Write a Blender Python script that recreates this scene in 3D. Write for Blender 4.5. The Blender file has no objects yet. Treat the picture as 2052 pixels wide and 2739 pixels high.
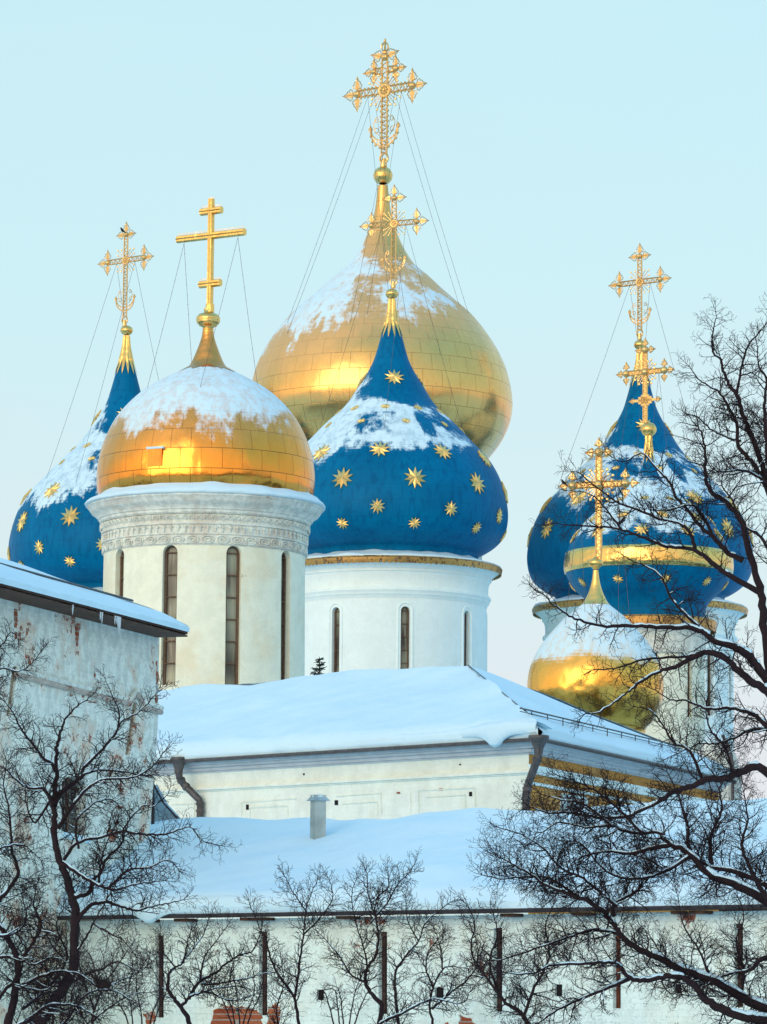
import bpy, bmesh, math, random
from mathutils import Vector, Matrix, noise
R = math.radians
sin, cos, pi = math.sin, math.cos, math.pi
random.seed(7)
scene = bpy.context.scene
COL = scene.collection

# ------------------------------------------------------------------ camera
F = 10700.0; CX = 1026.0; CY = 1369.5
PITCH = math.atan((2750 - CY) / F); ROLL = 0.009
CAMLOC = Vector((0, 0, 1.6))
CROT = Matrix.Rotation(pi / 2 + PITCH, 3, 'X') @ Matrix.Rotation(ROLL, 3, 'Z')
cd = bpy.data.cameras.new('camera'); cam = bpy.data.objects.new('camera', cd); COL.objects.link(cam)
cam.location = CAMLOC; cam.rotation_euler = CROT.to_euler()
cd.sensor_fit = 'VERTICAL'; cd.sensor_height = 36.0; cd.lens = 36.0 * F / 2739.0
cd.clip_start = 0.5; cd.clip_end = 6000
scene.camera = cam

def ray(px, py):
    return (CROT @ Vector(((px - CX) / F, -(py - CY) / F, -1.0)))
def U(px, py, Y):
    """photo pixel -> world point at distance Y"""
    d = ray(px, py); return CAMLOC + d * (Y / d.y)
def proj(p):
    v = CROT.transposed() @ (p - CAMLOC)
    return CX + F * v.x / -v.z, CY - F * v.y / -v.z

# ------------------------------------------------------------------ sky, sun, exposure
SUN_EL, SUN_ROT = 7.0, 212.0
HAZE_SKY = 7.0
w = bpy.data.worlds.new('World'); scene.world = w; w.use_nodes = True
nt = w.node_tree; nt.nodes.clear()
sky = nt.nodes.new('ShaderNodeTexSky'); sky.sky_type = 'NISHITA'; sky.sun_disc = False
sky.sun_elevation = R(SUN_EL); sky.sun_rotation = R(SUN_ROT); sky.air_density = 1.0; sky.dust_density = 0.6; sky.ozone_density = 1.0
# high winter haze veils the clear-sky model: pale cyan overhead, lavender low down, peach round the low sun
def nn(t, **k):
    n = nt.nodes.new(t)
    for a_, v_ in k.items(): setattr(n, a_, v_)
    return n
def mth(op, a_, b_, clamp=False):
    n = nn('ShaderNodeMath', operation=op, use_clamp=clamp)
    for i_, v_ in enumerate((a_, b_)):
        if isinstance(v_, (int, float)): n.inputs[i_].default_value = v_
        else: nt.links.new(v_, n.inputs[i_])
    return n.outputs[0]
tc = nn('ShaderNodeTexCoord'); sx = nn('ShaderNodeSeparateXYZ'); nt.links.new(tc.outputs['Generated'], sx.inputs[0])
rp = nn('ShaderNodeValToRGB'); cr_ = rp.color_ramp; cr_.interpolation = 'EASE'
STOPS = ((0.0, (.62, .64, .78)), (.06, (.66, .69, .80)), (.115, (.62, .745, .80)), (.20, (.555, .79, .85)), (.30, (.495, .80, .90)), (.62, (.34, .72, 1.05)), (1.0, (.26, .64, 1.1)))
while len(cr_.elements) < len(STOPS): cr_.elements.new(.5)
for e_, (p_, c_) in zip(cr_.elements, STOPS): e_.position = p_; e_.color = (*c_, 1)
mpv = nn('ShaderNodeMapping'); mpv.inputs['Scale'].default_value = (1.5, 1.5, 9); nt.links.new(tc.outputs['Generated'], mpv.inputs[0])
cn = nn('ShaderNodeTexNoise'); cn.inputs['Scale'].default_value = 1.6; cn.inputs['Detail'].default_value = 5; cn.inputs['Distortion'].default_value = .6; nt.links.new(mpv.outputs[0], cn.inputs['Vector'])
nt.links.new(mth('ADD', sx.outputs[2], mth('MULTIPLY', mth('SUBTRACT', cn.outputs[0], .5), .17)), rp.inputs[0])
sdx, sdy = sin(R(SUN_ROT)), cos(R(SUN_ROT))
fac = mth('ADD', mth('MULTIPLY', sx.outputs[0], sdx), mth('MULTIPLY', sx.outputs[1], sdy))
fac = mth('MULTIPLY', mth('MULTIPLY', fac, 1.25, True), mth('SUBTRACT', 1.0, mth('MULTIPLY', sx.outputs[2], .95), True), True)
warm = nn('ShaderNodeMix', data_type='RGBA'); nt.links.new(fac, warm.inputs[0]); nt.links.new(rp.outputs[0], warm.inputs[6]); warm.inputs[7].default_value = (1.45, 1.12, .78, 1)
vs_ = nn('ShaderNodeVectorMath', operation='SCALE'); nt.links.new(warm.outputs[2], vs_.inputs[0]); vs_.inputs[3].default_value = HAZE_SKY
va_ = nn('ShaderNodeVectorMath', operation='ADD')
vn_ = nn('ShaderNodeVectorMath', operation='SCALE'); nt.links.new(sky.outputs[0], vn_.inputs[0]); vn_.inputs[3].default_value = .22
nt.links.new(vs_.outputs[0], va_.inputs[0]); nt.links.new(vn_.outputs[0], va_.inputs[1])
bg = nt.nodes.new('ShaderNodeBackground'); bg.inputs['Strength'].default_value = 0.12
out = nt.nodes.new('ShaderNodeOutputWorld')
nt.links.new(va_.outputs[0], bg.inputs[0]); nt.links.new(bg.outputs[0], out.inputs[0])
sl = bpy.data.lights.new('sun', 'SUN'); sl.energy = 1.15; sl.angle = R(48); sl.color = (1.0, 0.89, 0.70)
so = bpy.data.objects.new('sun', sl); COL.objects.link(so)
sd = Vector((sin(R(SUN_ROT)) * cos(R(SUN_EL)), cos(R(SUN_ROT)) * cos(R(SUN_EL)), sin(R(SUN_EL))))
so.rotation_euler = sd.to_track_quat('Z', 'Y').to_euler(); so.location = sd * 300
scene.view_settings.view_transform = 'Standard'; scene.view_settings.look = 'None'
scene.view_settings.exposure = 0.2; scene.view_settings.gamma = 1.0
scene.cycles.max_bounces = 6; scene.cycles.use_denoising = True

# ------------------------------------------------------------------ material helpers
class NT:
    def __init__(s, name):
        s.m = bpy.data.materials.new(name); s.m.use_nodes = True; s.t = s.m.node_tree; s.n = s.t.nodes; s.l = s.t.links
        s.b = s.n['Principled BSDF']; s.out = s.n['Material Output']
    def node(s, t, **k):
        n = s.n.new(t)
        for a, v in k.items(): setattr(n, a, v)
        return n
    def link(s, a, b): s.l.new(a, b)
    def math(s, op, a, b=None, clamp=False):
        n = s.node('ShaderNodeMath', operation=op); n.use_clamp = clamp
        for i, v in enumerate((a, b)):
            if v is None: continue
            if isinstance(v, (int, float)): n.inputs[i].default_value = v
            else: s.link(v, n.inputs[i])
        return n.outputs[0]
    def mix(s, f, a, b, blend='MIX'):
        n = s.node('ShaderNodeMix', data_type='RGBA', blend_type=blend)
        for i, v in ((0, f), (6, a), (7, b)):
            if isinstance(v, (int, float)): n.inputs[i].default_value = v
            elif isinstance(v, tuple): n.inputs[i].default_value = (*v, 1) if len(v) == 3 else v
            else: s.link(v, n.inputs[i])
        return n.outputs[2]
    def coord(s, kind='Object', scale=(1, 1, 1)):
        c = s.node('ShaderNodeTexCoord'); m = s.node('ShaderNodeMapping'); m.inputs['Scale'].default_value = scale
        s.link(c.outputs[kind], m.inputs[0]); return m.outputs[0]
    def noise(s, vec, scale, detail=4, rough=.55, dist=0.0):
        n = s.node('ShaderNodeTexNoise'); n.inputs['Scale'].default_value = scale; n.inputs['Detail'].default_value = detail
        n.inputs['Roughness'].default_value = rough; n.inputs['Distortion'].default_value = dist
        s.link(vec, n.inputs['Vector']); return n.outputs[0]
    def step(s, v, lo, hi):
        n = s.node('ShaderNodeMapRange'); n.interpolation_type = 'SMOOTHSTEP'
        n.inputs[1].default_value = lo; n.inputs[2].default_value = hi; s.link(v, n.inputs[0]); return n.outputs[0]
    def bump(s, h, strength=.3, dist=.02, prev=None):
        n = s.node('ShaderNodeBump'); n.inputs['Strength'].default_value = strength; n.inputs['Distance'].default_value = dist
        s.link(h, n.inputs['Height'])
        if prev is not None: s.link(prev, n.inputs['Normal'])
        return n.outputs[0]
    def fin(s, color=None, rough=None, metal=None, normal=None, spec=None):
        for k, v in (('Base Color', color), ('Roughness', rough), ('Metallic', metal), ('Normal', normal), ('Specular IOR Level', spec)):
            if v is None: continue
            if isinstance(v, (int, float)): s.b.inputs[k].default_value = v
            elif isinstance(v, tuple): s.b.inputs[k].default_value = (*v, 1)
            else: s.link(v, s.b.inputs[k])
        return s.m

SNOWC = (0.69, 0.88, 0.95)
def snow_mat():
    s = NT('snow'); c = s.coord(); n1 = s.noise(c, .35, 4); n2 = s.noise(c, 9, 4)
    s.b.inputs['Subsurface Weight'].default_value = 0.0
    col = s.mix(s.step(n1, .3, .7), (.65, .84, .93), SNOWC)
    b = s.bump(n1, .4, .4); b = s.bump(s.noise(c, 1.7, 4), .35, .08, b); b = s.bump(n2, .35, .02, b)
    return s.fin(col, .75, 0, b, .25)
SNOW = snow_mat()

def nz_mask(s, thr, amp, bias, soft, nscale, stretch):
    """snow lies where the surface is flat enough: normal z + noise"""
    g = s.node('ShaderNodeNewGeometry'); sp = s.node('ShaderNodeSeparateXYZ'); s.link(g.outputs['True Normal'], sp.inputs[0])
    v = s.coord('Object', (1, 1, stretch))
    n1 = s.noise(v, nscale, 5, .6, .8); n2 = s.noise(v, nscale * .28, 3, .5)
    a = s.math('ADD', sp.outputs[2], s.math('MULTIPLY', s.math('SUBTRACT', n1, .5), amp))
    a = s.math('ADD', a, s.math('MULTIPLY', s.math('SUBTRACT', n2, .5), amp * 1.1))
    n3 = s.noise(s.coord('Object', (1, 1, stretch * .5)), nscale * 5, 4, .7)
    a = s.math('ADD', a, s.math('MULTIPLY', s.math('SUBTRACT', n3, .5), amp * .55))
    a = s.math('SUBTRACT', a, s.math('MULTIPLY', sp.outputs[0], bias))
    m = s.step(a, thr - soft, thr + soft)
    return s.math('MULTIPLY', m, s.math('ADD', .72, s.math('MULTIPLY', s.step(n3, .35, .6), .28)))

def gold_mat(name, color, rough, panels=None, snow=None, warp=.25, wscale=.6, dark=0.12, frost=.60):
    s = NT(name); c = s.coord()
    g1 = s.noise(c, 1.3, 5, .6); g2 = s.noise(s.coord('Object', (1, 1, .25)), 7, 4, .65)
    col = s.mix(s.step(g1, .35, .7), tuple(x * .93 for x in color), color)
    col = s.mix(s.math('MULTIPLY', s.step(g2, .55, .8), .35), col, (color[0] * .62, color[1] * .48, color[2] * .35))
    nrm = s.bump(s.noise(c, wscale, 2, .5), warp, .35)
    nrm = s.bump(s.noise(c, wscale * 5, 3, .5), warp * .45, .05, nrm)
    rgh = s.math('ADD', s.math('MULTIPLY', g2, .22), rough - .1)
    if panels:
        nu, hv, mortar = panels
        uv = s.node('ShaderNodeUVMap'); mp = s.node('ShaderNodeMapping'); mp.inputs['Scale'].default_value = (nu, 1.0 / hv, 1)
        s.link(uv.outputs[0], mp.inputs[0])
        br = s.node('ShaderNodeTexBrick'); br.offset = .5; br.inputs['Scale'].default_value = 1.0
        br.inputs['Brick Width'].default_value = 1.0; br.inputs['Row Height'].default_value = 1.0
        br.inputs['Mortar Size'].default_value = mortar; br.inputs['Mortar Smooth'].default_value = .4
        br.inputs['Color1'].default_value = (0, 0, 0, 1); br.inputs['Color2'].default_value = (1, 1, 1, 1); br.inputs['Mortar'].default_value = (.5, .5, .5, 1)
        s.link(mp.outputs[0], br.inputs[0])
        col = s.mix(s.math('MULTIPLY', br.outputs[0], dark), col, (color[0] * .6, color[1] * .5, color[2] * .4))
        col = s.mix(s.math('MULTIPLY', br.outputs[1], .8), col, (.24, .08, .02))
        nrm = s.bump(s.math('SUBTRACT', 1.0, br.outputs[1]), .5, .02, nrm)
        # every sheet of metal is tilted a hair differently
        nrm = s.bump(s.math('MULTIPLY', br.outputs[0], s.noise(c, 1.1, 1)), .18, .10, nrm)
    if snow:
        m = nz_mask(s, *snow)
        fr = nz_mask(s, snow[0] - .24, .30, snow[2], .16, snow[4] * 1.7, snow[5])
        fr = s.math('MULTIPLY', fr, frost)
        col = s.mix(fr, col, (.88, .48, .20)); rgh = s.mix(fr, rgh, (.6, .6, .6))
        col = s.mix(m, col, SNOWC); rgh = s.mix(m, rgh, (.8, .8, .8))
        met = s.math('MULTIPLY', s.math('SUBTRACT', 1.0, m), s.math('SUBTRACT', 1.0, s.math('MULTIPLY', fr, .75)))
        nrm = s.bump(m, .35, .03, nrm)
        return s.fin(col, rgh, met, nrm)
    return s.fin(col, rgh, 1.0, nrm)
GOLD = (.92, .62, .22)
GOLD_BIG = gold_mat('gilded_panels_big', (1.0, .56, .18), .24, (40, .80, .011), (.655, .80, .30, .07, .55, .42), .34, .35, .10)
GOLD_TRI = gold_mat('gilded_panels_trinity', (.98, .39, .065), .17, (33, .67, .017), (.48, .70, .13, .08, .8, .6), .30, .6, .20, .22)
GOLD_SMALL = gold_mat('gilded_panels_small', (1.0, .52, .10), .24, None, (.36, .30, .03, .06, 1.1, .8), .35, .9, frost=.1)
GOLD_P = gold_mat('gilding', (1.0, .61, .19), .26, None, None, .12, 3)
GOLD_T = gold_mat('gilding_trinity_neck', (.80, .36, .10), .32, None, None, .12, 3)
GOLD_F = gold_mat('gilding_cross', (.85, .55, .22), .38, None, None, .1, 6)

def lace_mat():
    s = NT('gilded_lace'); uv = s.node('ShaderNodeUVMap'); mp = s.node('ShaderNodeMapping'); mp.inputs['Scale'].default_value = (230, 5, 1)
    s.link(uv.outputs[0], mp.inputs[0])
    v = s.node('ShaderNodeTexVoronoi'); v.inputs['Scale'].default_value = 1.0; s.link(mp.outputs[0], v.inputs['Vector'])
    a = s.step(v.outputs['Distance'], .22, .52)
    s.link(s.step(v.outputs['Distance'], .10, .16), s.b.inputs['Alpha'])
    return s.fin(s.mix(a, (.16, .07, .025), s.mix(s.noise(s.coord(), 2.0, 3), (.90, .52, .16), (.40, .19, .07))), .38, s.math('ADD', s.math('MULTIPLY', a, .7), .3))  # dark brown round the holes paints in the shade of the openwork
LACE = lace_mat()

def blue_mat(name, thr, bias, amp=.40):
    s = NT(name); c = s.coord(); n = s.noise(c, .5, 4); n2 = s.noise(s.coord('Object', (1, 1, .3)), 5, 4, .6)
    col = s.mix(s.step(n, .3, .7), (.000, .130, .290), (.000, .166, .355))
    col = s.mix(s.math('MULTIPLY', s.step(n2, .46, .66), .38), col, (.0, .055, .17))
    uv = s.node('ShaderNodeUVMap'); mp = s.node('ShaderNodeMapping'); mp.inputs['Scale'].default_value = (60, 1.4, 1); s.link(uv.outputs[0], mp.inputs[0])
    br = s.node('ShaderNodeTexBrick'); br.inputs['Scale'].default_value = 1; br.inputs['Brick Width'].default_value = 1; br.inputs['Row Height'].default_value = 1
    br.inputs['Mortar Size'].default_value = .02; s.link(mp.outputs[0], br.inputs[0])
    col = s.mix(s.math('MULTIPLY', br.outputs[1], .25), col, (.0, .05, .13))
    m = nz_mask(s, thr, amp, bias, .05, .55, .5)
    col = s.mix(m, col, SNOWC); rgh = s.mix(m, (.45, .45, .45), (.8, .8, .8))
    nrm = s.bump(n, .2, .2); nrm = s.bump(m, .5, .05, nrm)
    return s.fin(col, rgh, 0, nrm, .06)
BLUE = blue_mat('blue_dome_paint', .665, .17, .55)
BLUE_L = blue_mat('blue_dome_paint_left', .60, .26, .75)
BLUE_R = blue_mat('blue_dome_paint_right', .66, .12, .85)
BLUE_S = blue_mat('blue_dome_paint_banded', .58, .10, .5)

def plaster_mat(name, base, stain, stain_amt, brick_amt, brick_rel=.25, grey=.3, scale=1.0, mot=.80):
    """whitewash over brickwork: blotches, ochre stains, flaked patches that show red brick"""
    s = NT(name); c = s.coord(); 
    nA = s.noise(c, .45 * scale, 5, .6); nB = s.noise(c, 2.2 * scale, 6, .65); nC = s.noise(s.coord('Object', (1, 1, .22)), 1.6 * scale, 5, .65); nD = s.noise(c, 14 * scale, 4, .6)
    col = s.mix(s.step(nB, .38, .60), tuple(x * mot for x in base), base)
    col = s.mix(s.math('MULTIPLY', s.step(nC, .48, .62), grey), col, tuple(x * .55 for x in base))
    col = s.mix(s.math('MULTIPLY', s.step(nA, .49, .64), stain_amt), col, stain)
    # brick courses
    mp = s.coord('Object', (1, 1, 1)); sx = s.node('ShaderNodeSeparateXYZ'); s.link(mp, sx.inputs[0]); cx = s.node('ShaderNodeCombineXYZ')
    s.link(s.math('ADD', sx.outputs[0], s.math('MULTIPLY', sx.outputs[1], .8)), cx.inputs[0]); s.link(sx.outputs[2], cx.inputs[1])
    br = s.node('ShaderNodeTexBrick'); br.inputs['Scale'].default_value = 1.0; br.inputs['Brick Width'].default_value = .30; br.inputs['Row Height'].default_value = .095
    br.inputs['Mortar Size'].default_value = .012; br.inputs['Mortar Smooth'].default_value = .5
    br.inputs['Color1'].default_value = (.30, .065, .03, 1); br.inputs['Color2'].default_value = (.42, .13, .06, 1); br.inputs['Mortar'].default_value = (.38, .34, .30, 1)
    s.link(cx.outputs[0], br.inputs[0])
    fl = s.math('ADD', s.math('MULTIPLY', nA, .6), s.math('MULTIPLY', nB, .5))
    m = s.step(fl, 0.78 - brick_amt, 0.80 - brick_amt)
    col = s.mix(m, col, br.outputs[0])
    col = s.mix(s.math('MULTIPLY', s.step(nD, .52, .66), .12 if mot > .9 else .5), col, tuple(x * .6 for x in base))
    nrm = s.bump(s.math('SUBTRACT', 1.0, br.outputs[1]), brick_rel, .02); nrm = s.bump(nB, .3, .05, nrm); nrm = s.bump(nD, .25, .02, nrm)
    return s.fin(col, .9, 0, nrm, .15)
W_TRI = plaster_mat('whitewash_trinity', (.96, .98, .80), (.82, .68, .42), .42, .075, .14, .08, 1.0, .93)
W_ASS = plaster_mat('whitewash_assumption', (.86, .97, .95), (.80, .86, .80), .25, -.2, .04, .05, .8, .96)
W_HALL = plaster_mat('whitewash_hall', (.92, .96, .86), (.80, .80, .66), .35, .05, .25, .14, 1.4, .92)
W_TOW = plaster_mat('whitewash_tower', (.92, .93, .82), (.76, .54, .38), .75, .15, .40, .20, 2.2, .78)
W_WALL = plaster_mat('whitewash_fortress_wall', (.88, 1.0, .94), (.80, .80, .64), .4, .10, .45, .14, 1.6, .90)
OCHRE = plaster_mat('ochre_paint', (.68, .31, .075), (.55, .33, .14), .4, .0, .3, .2, 1.5)
STONE = plaster_mat('weathered_cornice', (.92, .95, .86), (.62, .52, .42), .45, .07, .05, .30, 2.2)
BRICK = plaster_mat('bare_brick', (.34, .12, .07), (.25, .08, .05), .6, .5, .4, .3, 2)

def simple(name, color, rough=.6, metal=0, nscale=6, var=.3, bump=.2, spec=.3):
    s = NT(name); n = s.noise(s.coord(), nscale, 5, .6)
    col = s.mix(s.step(n, .3, .7), tuple(x * (1 - var) for x in color), color)
    return s.fin(col, rough, metal, s.bump(n, bump, .02), spec)
WOOD = simple('weathered_wood', (.12, .06, .04), .85, 0, 9, .5)
FRAME = simple('window_frame_wood', (.20, .12, .08), .8, 0, 12, .4)
DARK = simple('dark_hollow', (.012, .010, .010), .9)  # near-black tone that stands for shade inside holes and slots
ZINC = simple('zinc_sheet', (.55, .62, .60), .45, .6, 3, .35, .15)
PIPE = simple('painted_pipe', (.13, .12, .12), .5, .4, 8, .4)
FLASH = simple('blue_grey_sheet', (.30, .44, .52), .55, .15, 3, .3, .15)
BLACKTIN = simple('dark_roof_edge', (.05, .04, .045), .7, 0, 5, .4)
SLOT = simple('slot_timber', (.085, .045, .035), .85, 0, 10, .6)
SLOTRED = simple('slot_timber_red', (.17, .05, .025), .85, 0, 10, .6)
WIRE = simple('steel_chain', (.16, .13, .12), .5, .6)
GLASS = NT('window_glass').fin((.10, .12, .11), .12, 0, None, .6)
def pane_mat():
    s = NT('mottled_glass'); n1 = s.noise(s.coord('Object', (.5, .5, .55)), 1.0, 1, .4, 0); n2 = s.noise(s.coord('Object', (6, 6, .5)), 1.0, 3)
    col = s.mix(s.step(n1, .38, .6), (.05, .045, .04), (.36, .38, .29)); col = s.mix(s.math('MULTIPLY', s.step(n2, .5, .7), .4), col, (.55, .52, .38))  # pane tone varies by noise, near black to pale olive, with pale streaks
    return s.fin(col, .3, 0, None, .5)
GLASS2 = pane_mat()
BARK = simple('dark_bark', (.030, .014, .016), .9, 0, 30, .5)
BARKF = simple('dark_bark_wet', (.024, .013, .016), .9, 0, 30, .5)
FEATHER = simple('black_feathers', (.012, .012, .015), .55)
NEEDLE = simple('spruce_needles', (.018, .035, .026), .8, 0, 8, .4)
NESTM = simple('nest_sticks', (.05, .025, .02), .95)
ICE = NT('ice').fin((.75, .82, .85), .15, 0, None, .5)

# ------------------------------------------------------------------ mesh helpers
WO = {}
class MB:
    def __init__(s): s.v = []; s.f = []; s.mi = []; s.uv = {}; s.cur = 0
    def add(s, vs, fs, uvs=None):
        o = len(s.v); s.v.extend(vs)
        for k, f in enumerate(fs):
            if uvs: s.uv[len(s.f)] = uvs[k]
            s.f.append(tuple(i + o for i in f)); s.mi.append(s.cur)
    def box(s, c, size, M=None):
        hx, hy, hz = (a / 2 for a in size); c = Vector(c)
        vs = [Vector((x, y, z)) for x in (-hx, hx) for y in (-hy, hy) for z in (-hz, hz)]
        if M is not None: vs = [M @ q for q in vs]
        s.add([q + c for q in vs], [(0, 1, 3, 2), (4, 6, 7, 5), (0, 4, 5, 1), (2, 3, 7, 6), (0, 2, 6, 4), (1, 5, 7, 3)])
    def tube(s, pts, rs, n=6, cap=True):
        pts = [Vector(p) for p in pts]
        if isinstance(rs, (int, float)): rs = [rs] * len(pts)
        up = Vector((0, 0, 1)); t = (pts[1] - pts[0]).normalized()
        if abs(t.z) > .9: up = Vector((0, 1, 0))
        a = t.cross(up).normalized(); vs = []
        for i, p in enumerate(pts):
            t = (pts[min(i + 1, len(pts) - 1)] - pts[max(i - 1, 0)]).normalized()
            a = (a - t * a.dot(t))
            a = a.normalized() if a.length > 1e-6 else t.orthogonal().normalized()
            b = t.cross(a)
            for k in range(n):
                an = 2 * pi * k / n; vs.append(p + (a * cos(an) + b * sin(an)) * rs[i])
        fs = []
        for i in range(len(pts) - 1):
            for k in range(n):
                k2 = (k + 1) % n; fs.append((i * n + k, i * n + k2, (i + 1) * n + k2, (i + 1) * n + k))
        if cap: fs.append(tuple(range(n - 1, -1, -1))); fs.append(tuple((len(pts) - 1) * n + k for k in range(n)))
        s.add(vs, fs)
    def sphere(s, c, r, nu=14, nv=9, sc=(1, 1, 1)):
        c = Vector(c); prof = [(cos(pi * i / nv) * r * sc[2], sin(pi * i / nv) * r) for i in range(nv + 1)]
        vs = []; fs = []
        for z, q in prof:
            for k in range(nu): vs.append(c + Vector((q * cos(2 * pi * k / nu) * sc[0], q * sin(2 * pi * k / nu) * sc[1], z)))
        for i in range(nv):
            for k in range(nu):
                k2 = (k + 1) % nu; fs.append((i * nu + k, (i + 1) * nu + k, (i + 1) * nu + k2, i * nu + k2))
        s.add(vs, fs)
    def lathe(s, c, prof, seg=96, a0=0, a1=2 * pi, wob=None):
        """prof: (z, r) from top to bottom, absolute z"""
        vs = []; L = [0]
        for i in range(1, len(prof)): L.append(L[-1] + math.hypot(prof[i][0] - prof[i - 1][0], prof[i][1] - prof[i - 1][1]))
        full = abs(a1 - a0 - 2 * pi) < 1e-6; ns = seg + 1
        for i, (z, r) in enumerate(prof):
            for k in range(ns):
                an = a0 + (a1 - a0) * (k % seg if full else k) / seg
                rr, zz = r, z
                if wob: rr, zz = wob(an, z, r, i)
                vs.append(Vector((c[0] + rr * sin(an), c[1] - rr * cos(an), zz)))
        fs = []; uvs = []
        for i in range(len(prof) - 1):
            for k in range(seg):
                fs.append((i * ns + k, i * ns + k + 1, (i + 1) * ns + k + 1, (i + 1) * ns + k)[::-1])
                u0, u1 = k / seg, (k + 1) / seg
                uvs.append(((u0, L[i]), (u1, L[i]), (u1, L[i + 1]), (u0, L[i + 1]))[::-1])
        s.add(vs, fs, uvs)
    def poly(s, pts): s.add([Vector(p) for p in pts], [tuple(range(len(pts)))])
    def prism(s, pts, d):
        """closed outline extruded along d"""
        n = len(pts); pts = [Vector(p) for p in pts]; d = Vector(d)
        s.add(pts + [p + d for p in pts], [tuple(range(n))] + [tuple(range(2 * n - 1, n - 1, -1))] + [((i + 1) % n, i, i + n, (i + 1) % n + n) for i in range(n)])
    def grid(s, fn, nu, nv):
        vs = [fn(i / nu, j / nv) for j in range(nv + 1) for i in range(nu + 1)]
        s.add(vs, [(j * (nu + 1) + i, j * (nu + 1) + i + 1, (j + 1) * (nu + 1) + i + 1, (j + 1) * (nu + 1) + i) for j in range(nv) for i in range(nu)])
    def build(s, name, mats, parent=None, origin=None, smooth=False, fix=False, weld=False):
        if not isinstance(mats, (list, tuple)): mats = [mats]
        if origin is None: origin = WO[parent.name] if parent else Vector((0, 0, 0))
        origin = Vector(origin)
        me = bpy.data.meshes.new(name); me.from_pydata([tuple(q - origin) for q in s.v], [], s.f)
        for m in mats: me.materials.append(m)
        if len(mats) > 1: me.polygons.foreach_set('material_index', s.mi)
        if s.uv:
            ul = me.uv_layers.new(name='UVMap')
            for fi, uv in s.uv.items():
                p = me.polygons[fi]
                for k, li in enumerate(p.loop_indices): ul.data[li].uv = uv[k]
        if smooth: me.polygons.foreach_set('use_smooth', [True] * len(me.polygons))
        if fix or weld:
            bm = bmesh.new(); bm.from_mesh(me)
            if weld: bmesh.ops.remove_doubles(bm, verts=bm.verts, dist=1e-4)
            bmesh.ops.recalc_face_normals(bm, faces=bm.faces); bm.to_mesh(me); bm.free()
        o = bpy.data.objects.new(name, me); COL.objects.link(o)
        if parent: o.parent = parent; o.location = origin - WO[parent.name]
        else: o.location = origin
        WO[o.name] = origin
        return o

def tag(o, label=None, cat=None, group=None, kind=None):
    for k, v in (('label', label), ('category', cat), ('group', group), ('kind', kind)):
        if v: o[k] = v
    return o
def empty(name, loc, label, cat, group=None):
    o = bpy.data.objects.new(name, None); COL.objects.link(o); o.location = loc; o.empty_display_size = .5
    WO[o.name] = Vector(loc); return tag(o, label, cat, group)

def catmull(P, n=4):
    out = []
    for i in range(len(P) - 1):
        p0 = P[max(i - 1, 0)]; p1 = P[i]; p2 = P[i + 1]; p3 = P[min(i + 2, len(P) - 1)]
        for k in range(n):
            t = k / n
            out.append(tuple(.5 * ((2 * b) + (-a + c) * t + (2 * a - 5 * b + 4 * c - d) * t * t + (-a + 3 * b - 3 * c + d) * t ** 3) for a, b, c, d in zip(p0, p1, p2, p3)))
    out.append(tuple(P[-1])); return out

def smooth_by_angle(o, ang=30):
    me = o.data; me.polygons.foreach_set('use_smooth', [True] * len(me.polygons))
    try: me.set_sharp_from_angle(angle=R(ang))
    except Exception: pass

def carve(o, cutter):
    """cut real openings into a wall and keep the result as its mesh"""
    md = o.modifiers.new('cut', 'BOOLEAN'); md.operation = 'DIFFERENCE'; md.solver = 'EXACT'; md.object = cutter
    bpy.context.view_layer.update()
    dg = bpy.context.evaluated_depsgraph_get(); me = bpy.data.meshes.new_from_object(o.evaluated_get(dg))
    old = o.data; o.modifiers.clear(); o.data = me; bpy.data.meshes.remove(old)
    cm = cutter.data; bpy.data.objects.remove(cutter); bpy.data.meshes.remove(cm)

# ------------------------------------------------------------------ setting: ground and the wood behind the viewer
mb = MB()
mb.grid(lambda u, v: Vector(((u - .5) * 5000, (v - .5) * 5000, -.02 + .0 * u)), 20, 20)
g = mb.build('ground', SNOW); tag(g, 'snow covered ground', None, None, 'structure')
def blob_tree(mb, rw, x, y, h, wd):
    base = Vector((x, y, 0)); n = 8; ring = []
    for (zz, rr) in ((.12, .5), (.25, .9), (.42, 1.05), (.6, .9), (.8, .6), (.93, .3), (1, .05)):
        for q in range(n): ring.append(base + Vector((cos(2 * pi * q / n) * wd * rr * rw.uniform(.65, 1.3), sin(2 * pi * q / n) * wd * rr * rw.uniform(.65, 1.3), h * zz * rw.uniform(.93, 1.07))))
    mb.add(ring, [(i * n + q, i * n + (q + 1) % n, (i + 1) * n + (q + 1) % n, (i + 1) * n + q) for i in range(6) for q in range(n)])
    mb.tube([base, base + Vector((0, 0, h * .3))], [.22, .16], 4)
WINTERWOOD = simple('winter_wood', (.06, .035, .028), .95, 0, .6, .5)
mb = MB(); rw = random.Random(3)
for k in range(3000):
    a = rw.uniform(0, pi); dd = rw.uniform(45, 420); h = rw.uniform(6, 11) * (1 + dd / 420)
    blob_tree(mb, rw, cos(a) * dd * 1.4, -22 - sin(a) * dd, h, h * rw.uniform(.22, .42))
tag(mb.build('far_wood', WINTERWOOD), 'dark winter wood standing far across the snow', None, None, 'stuff')
mb = MB()
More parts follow.
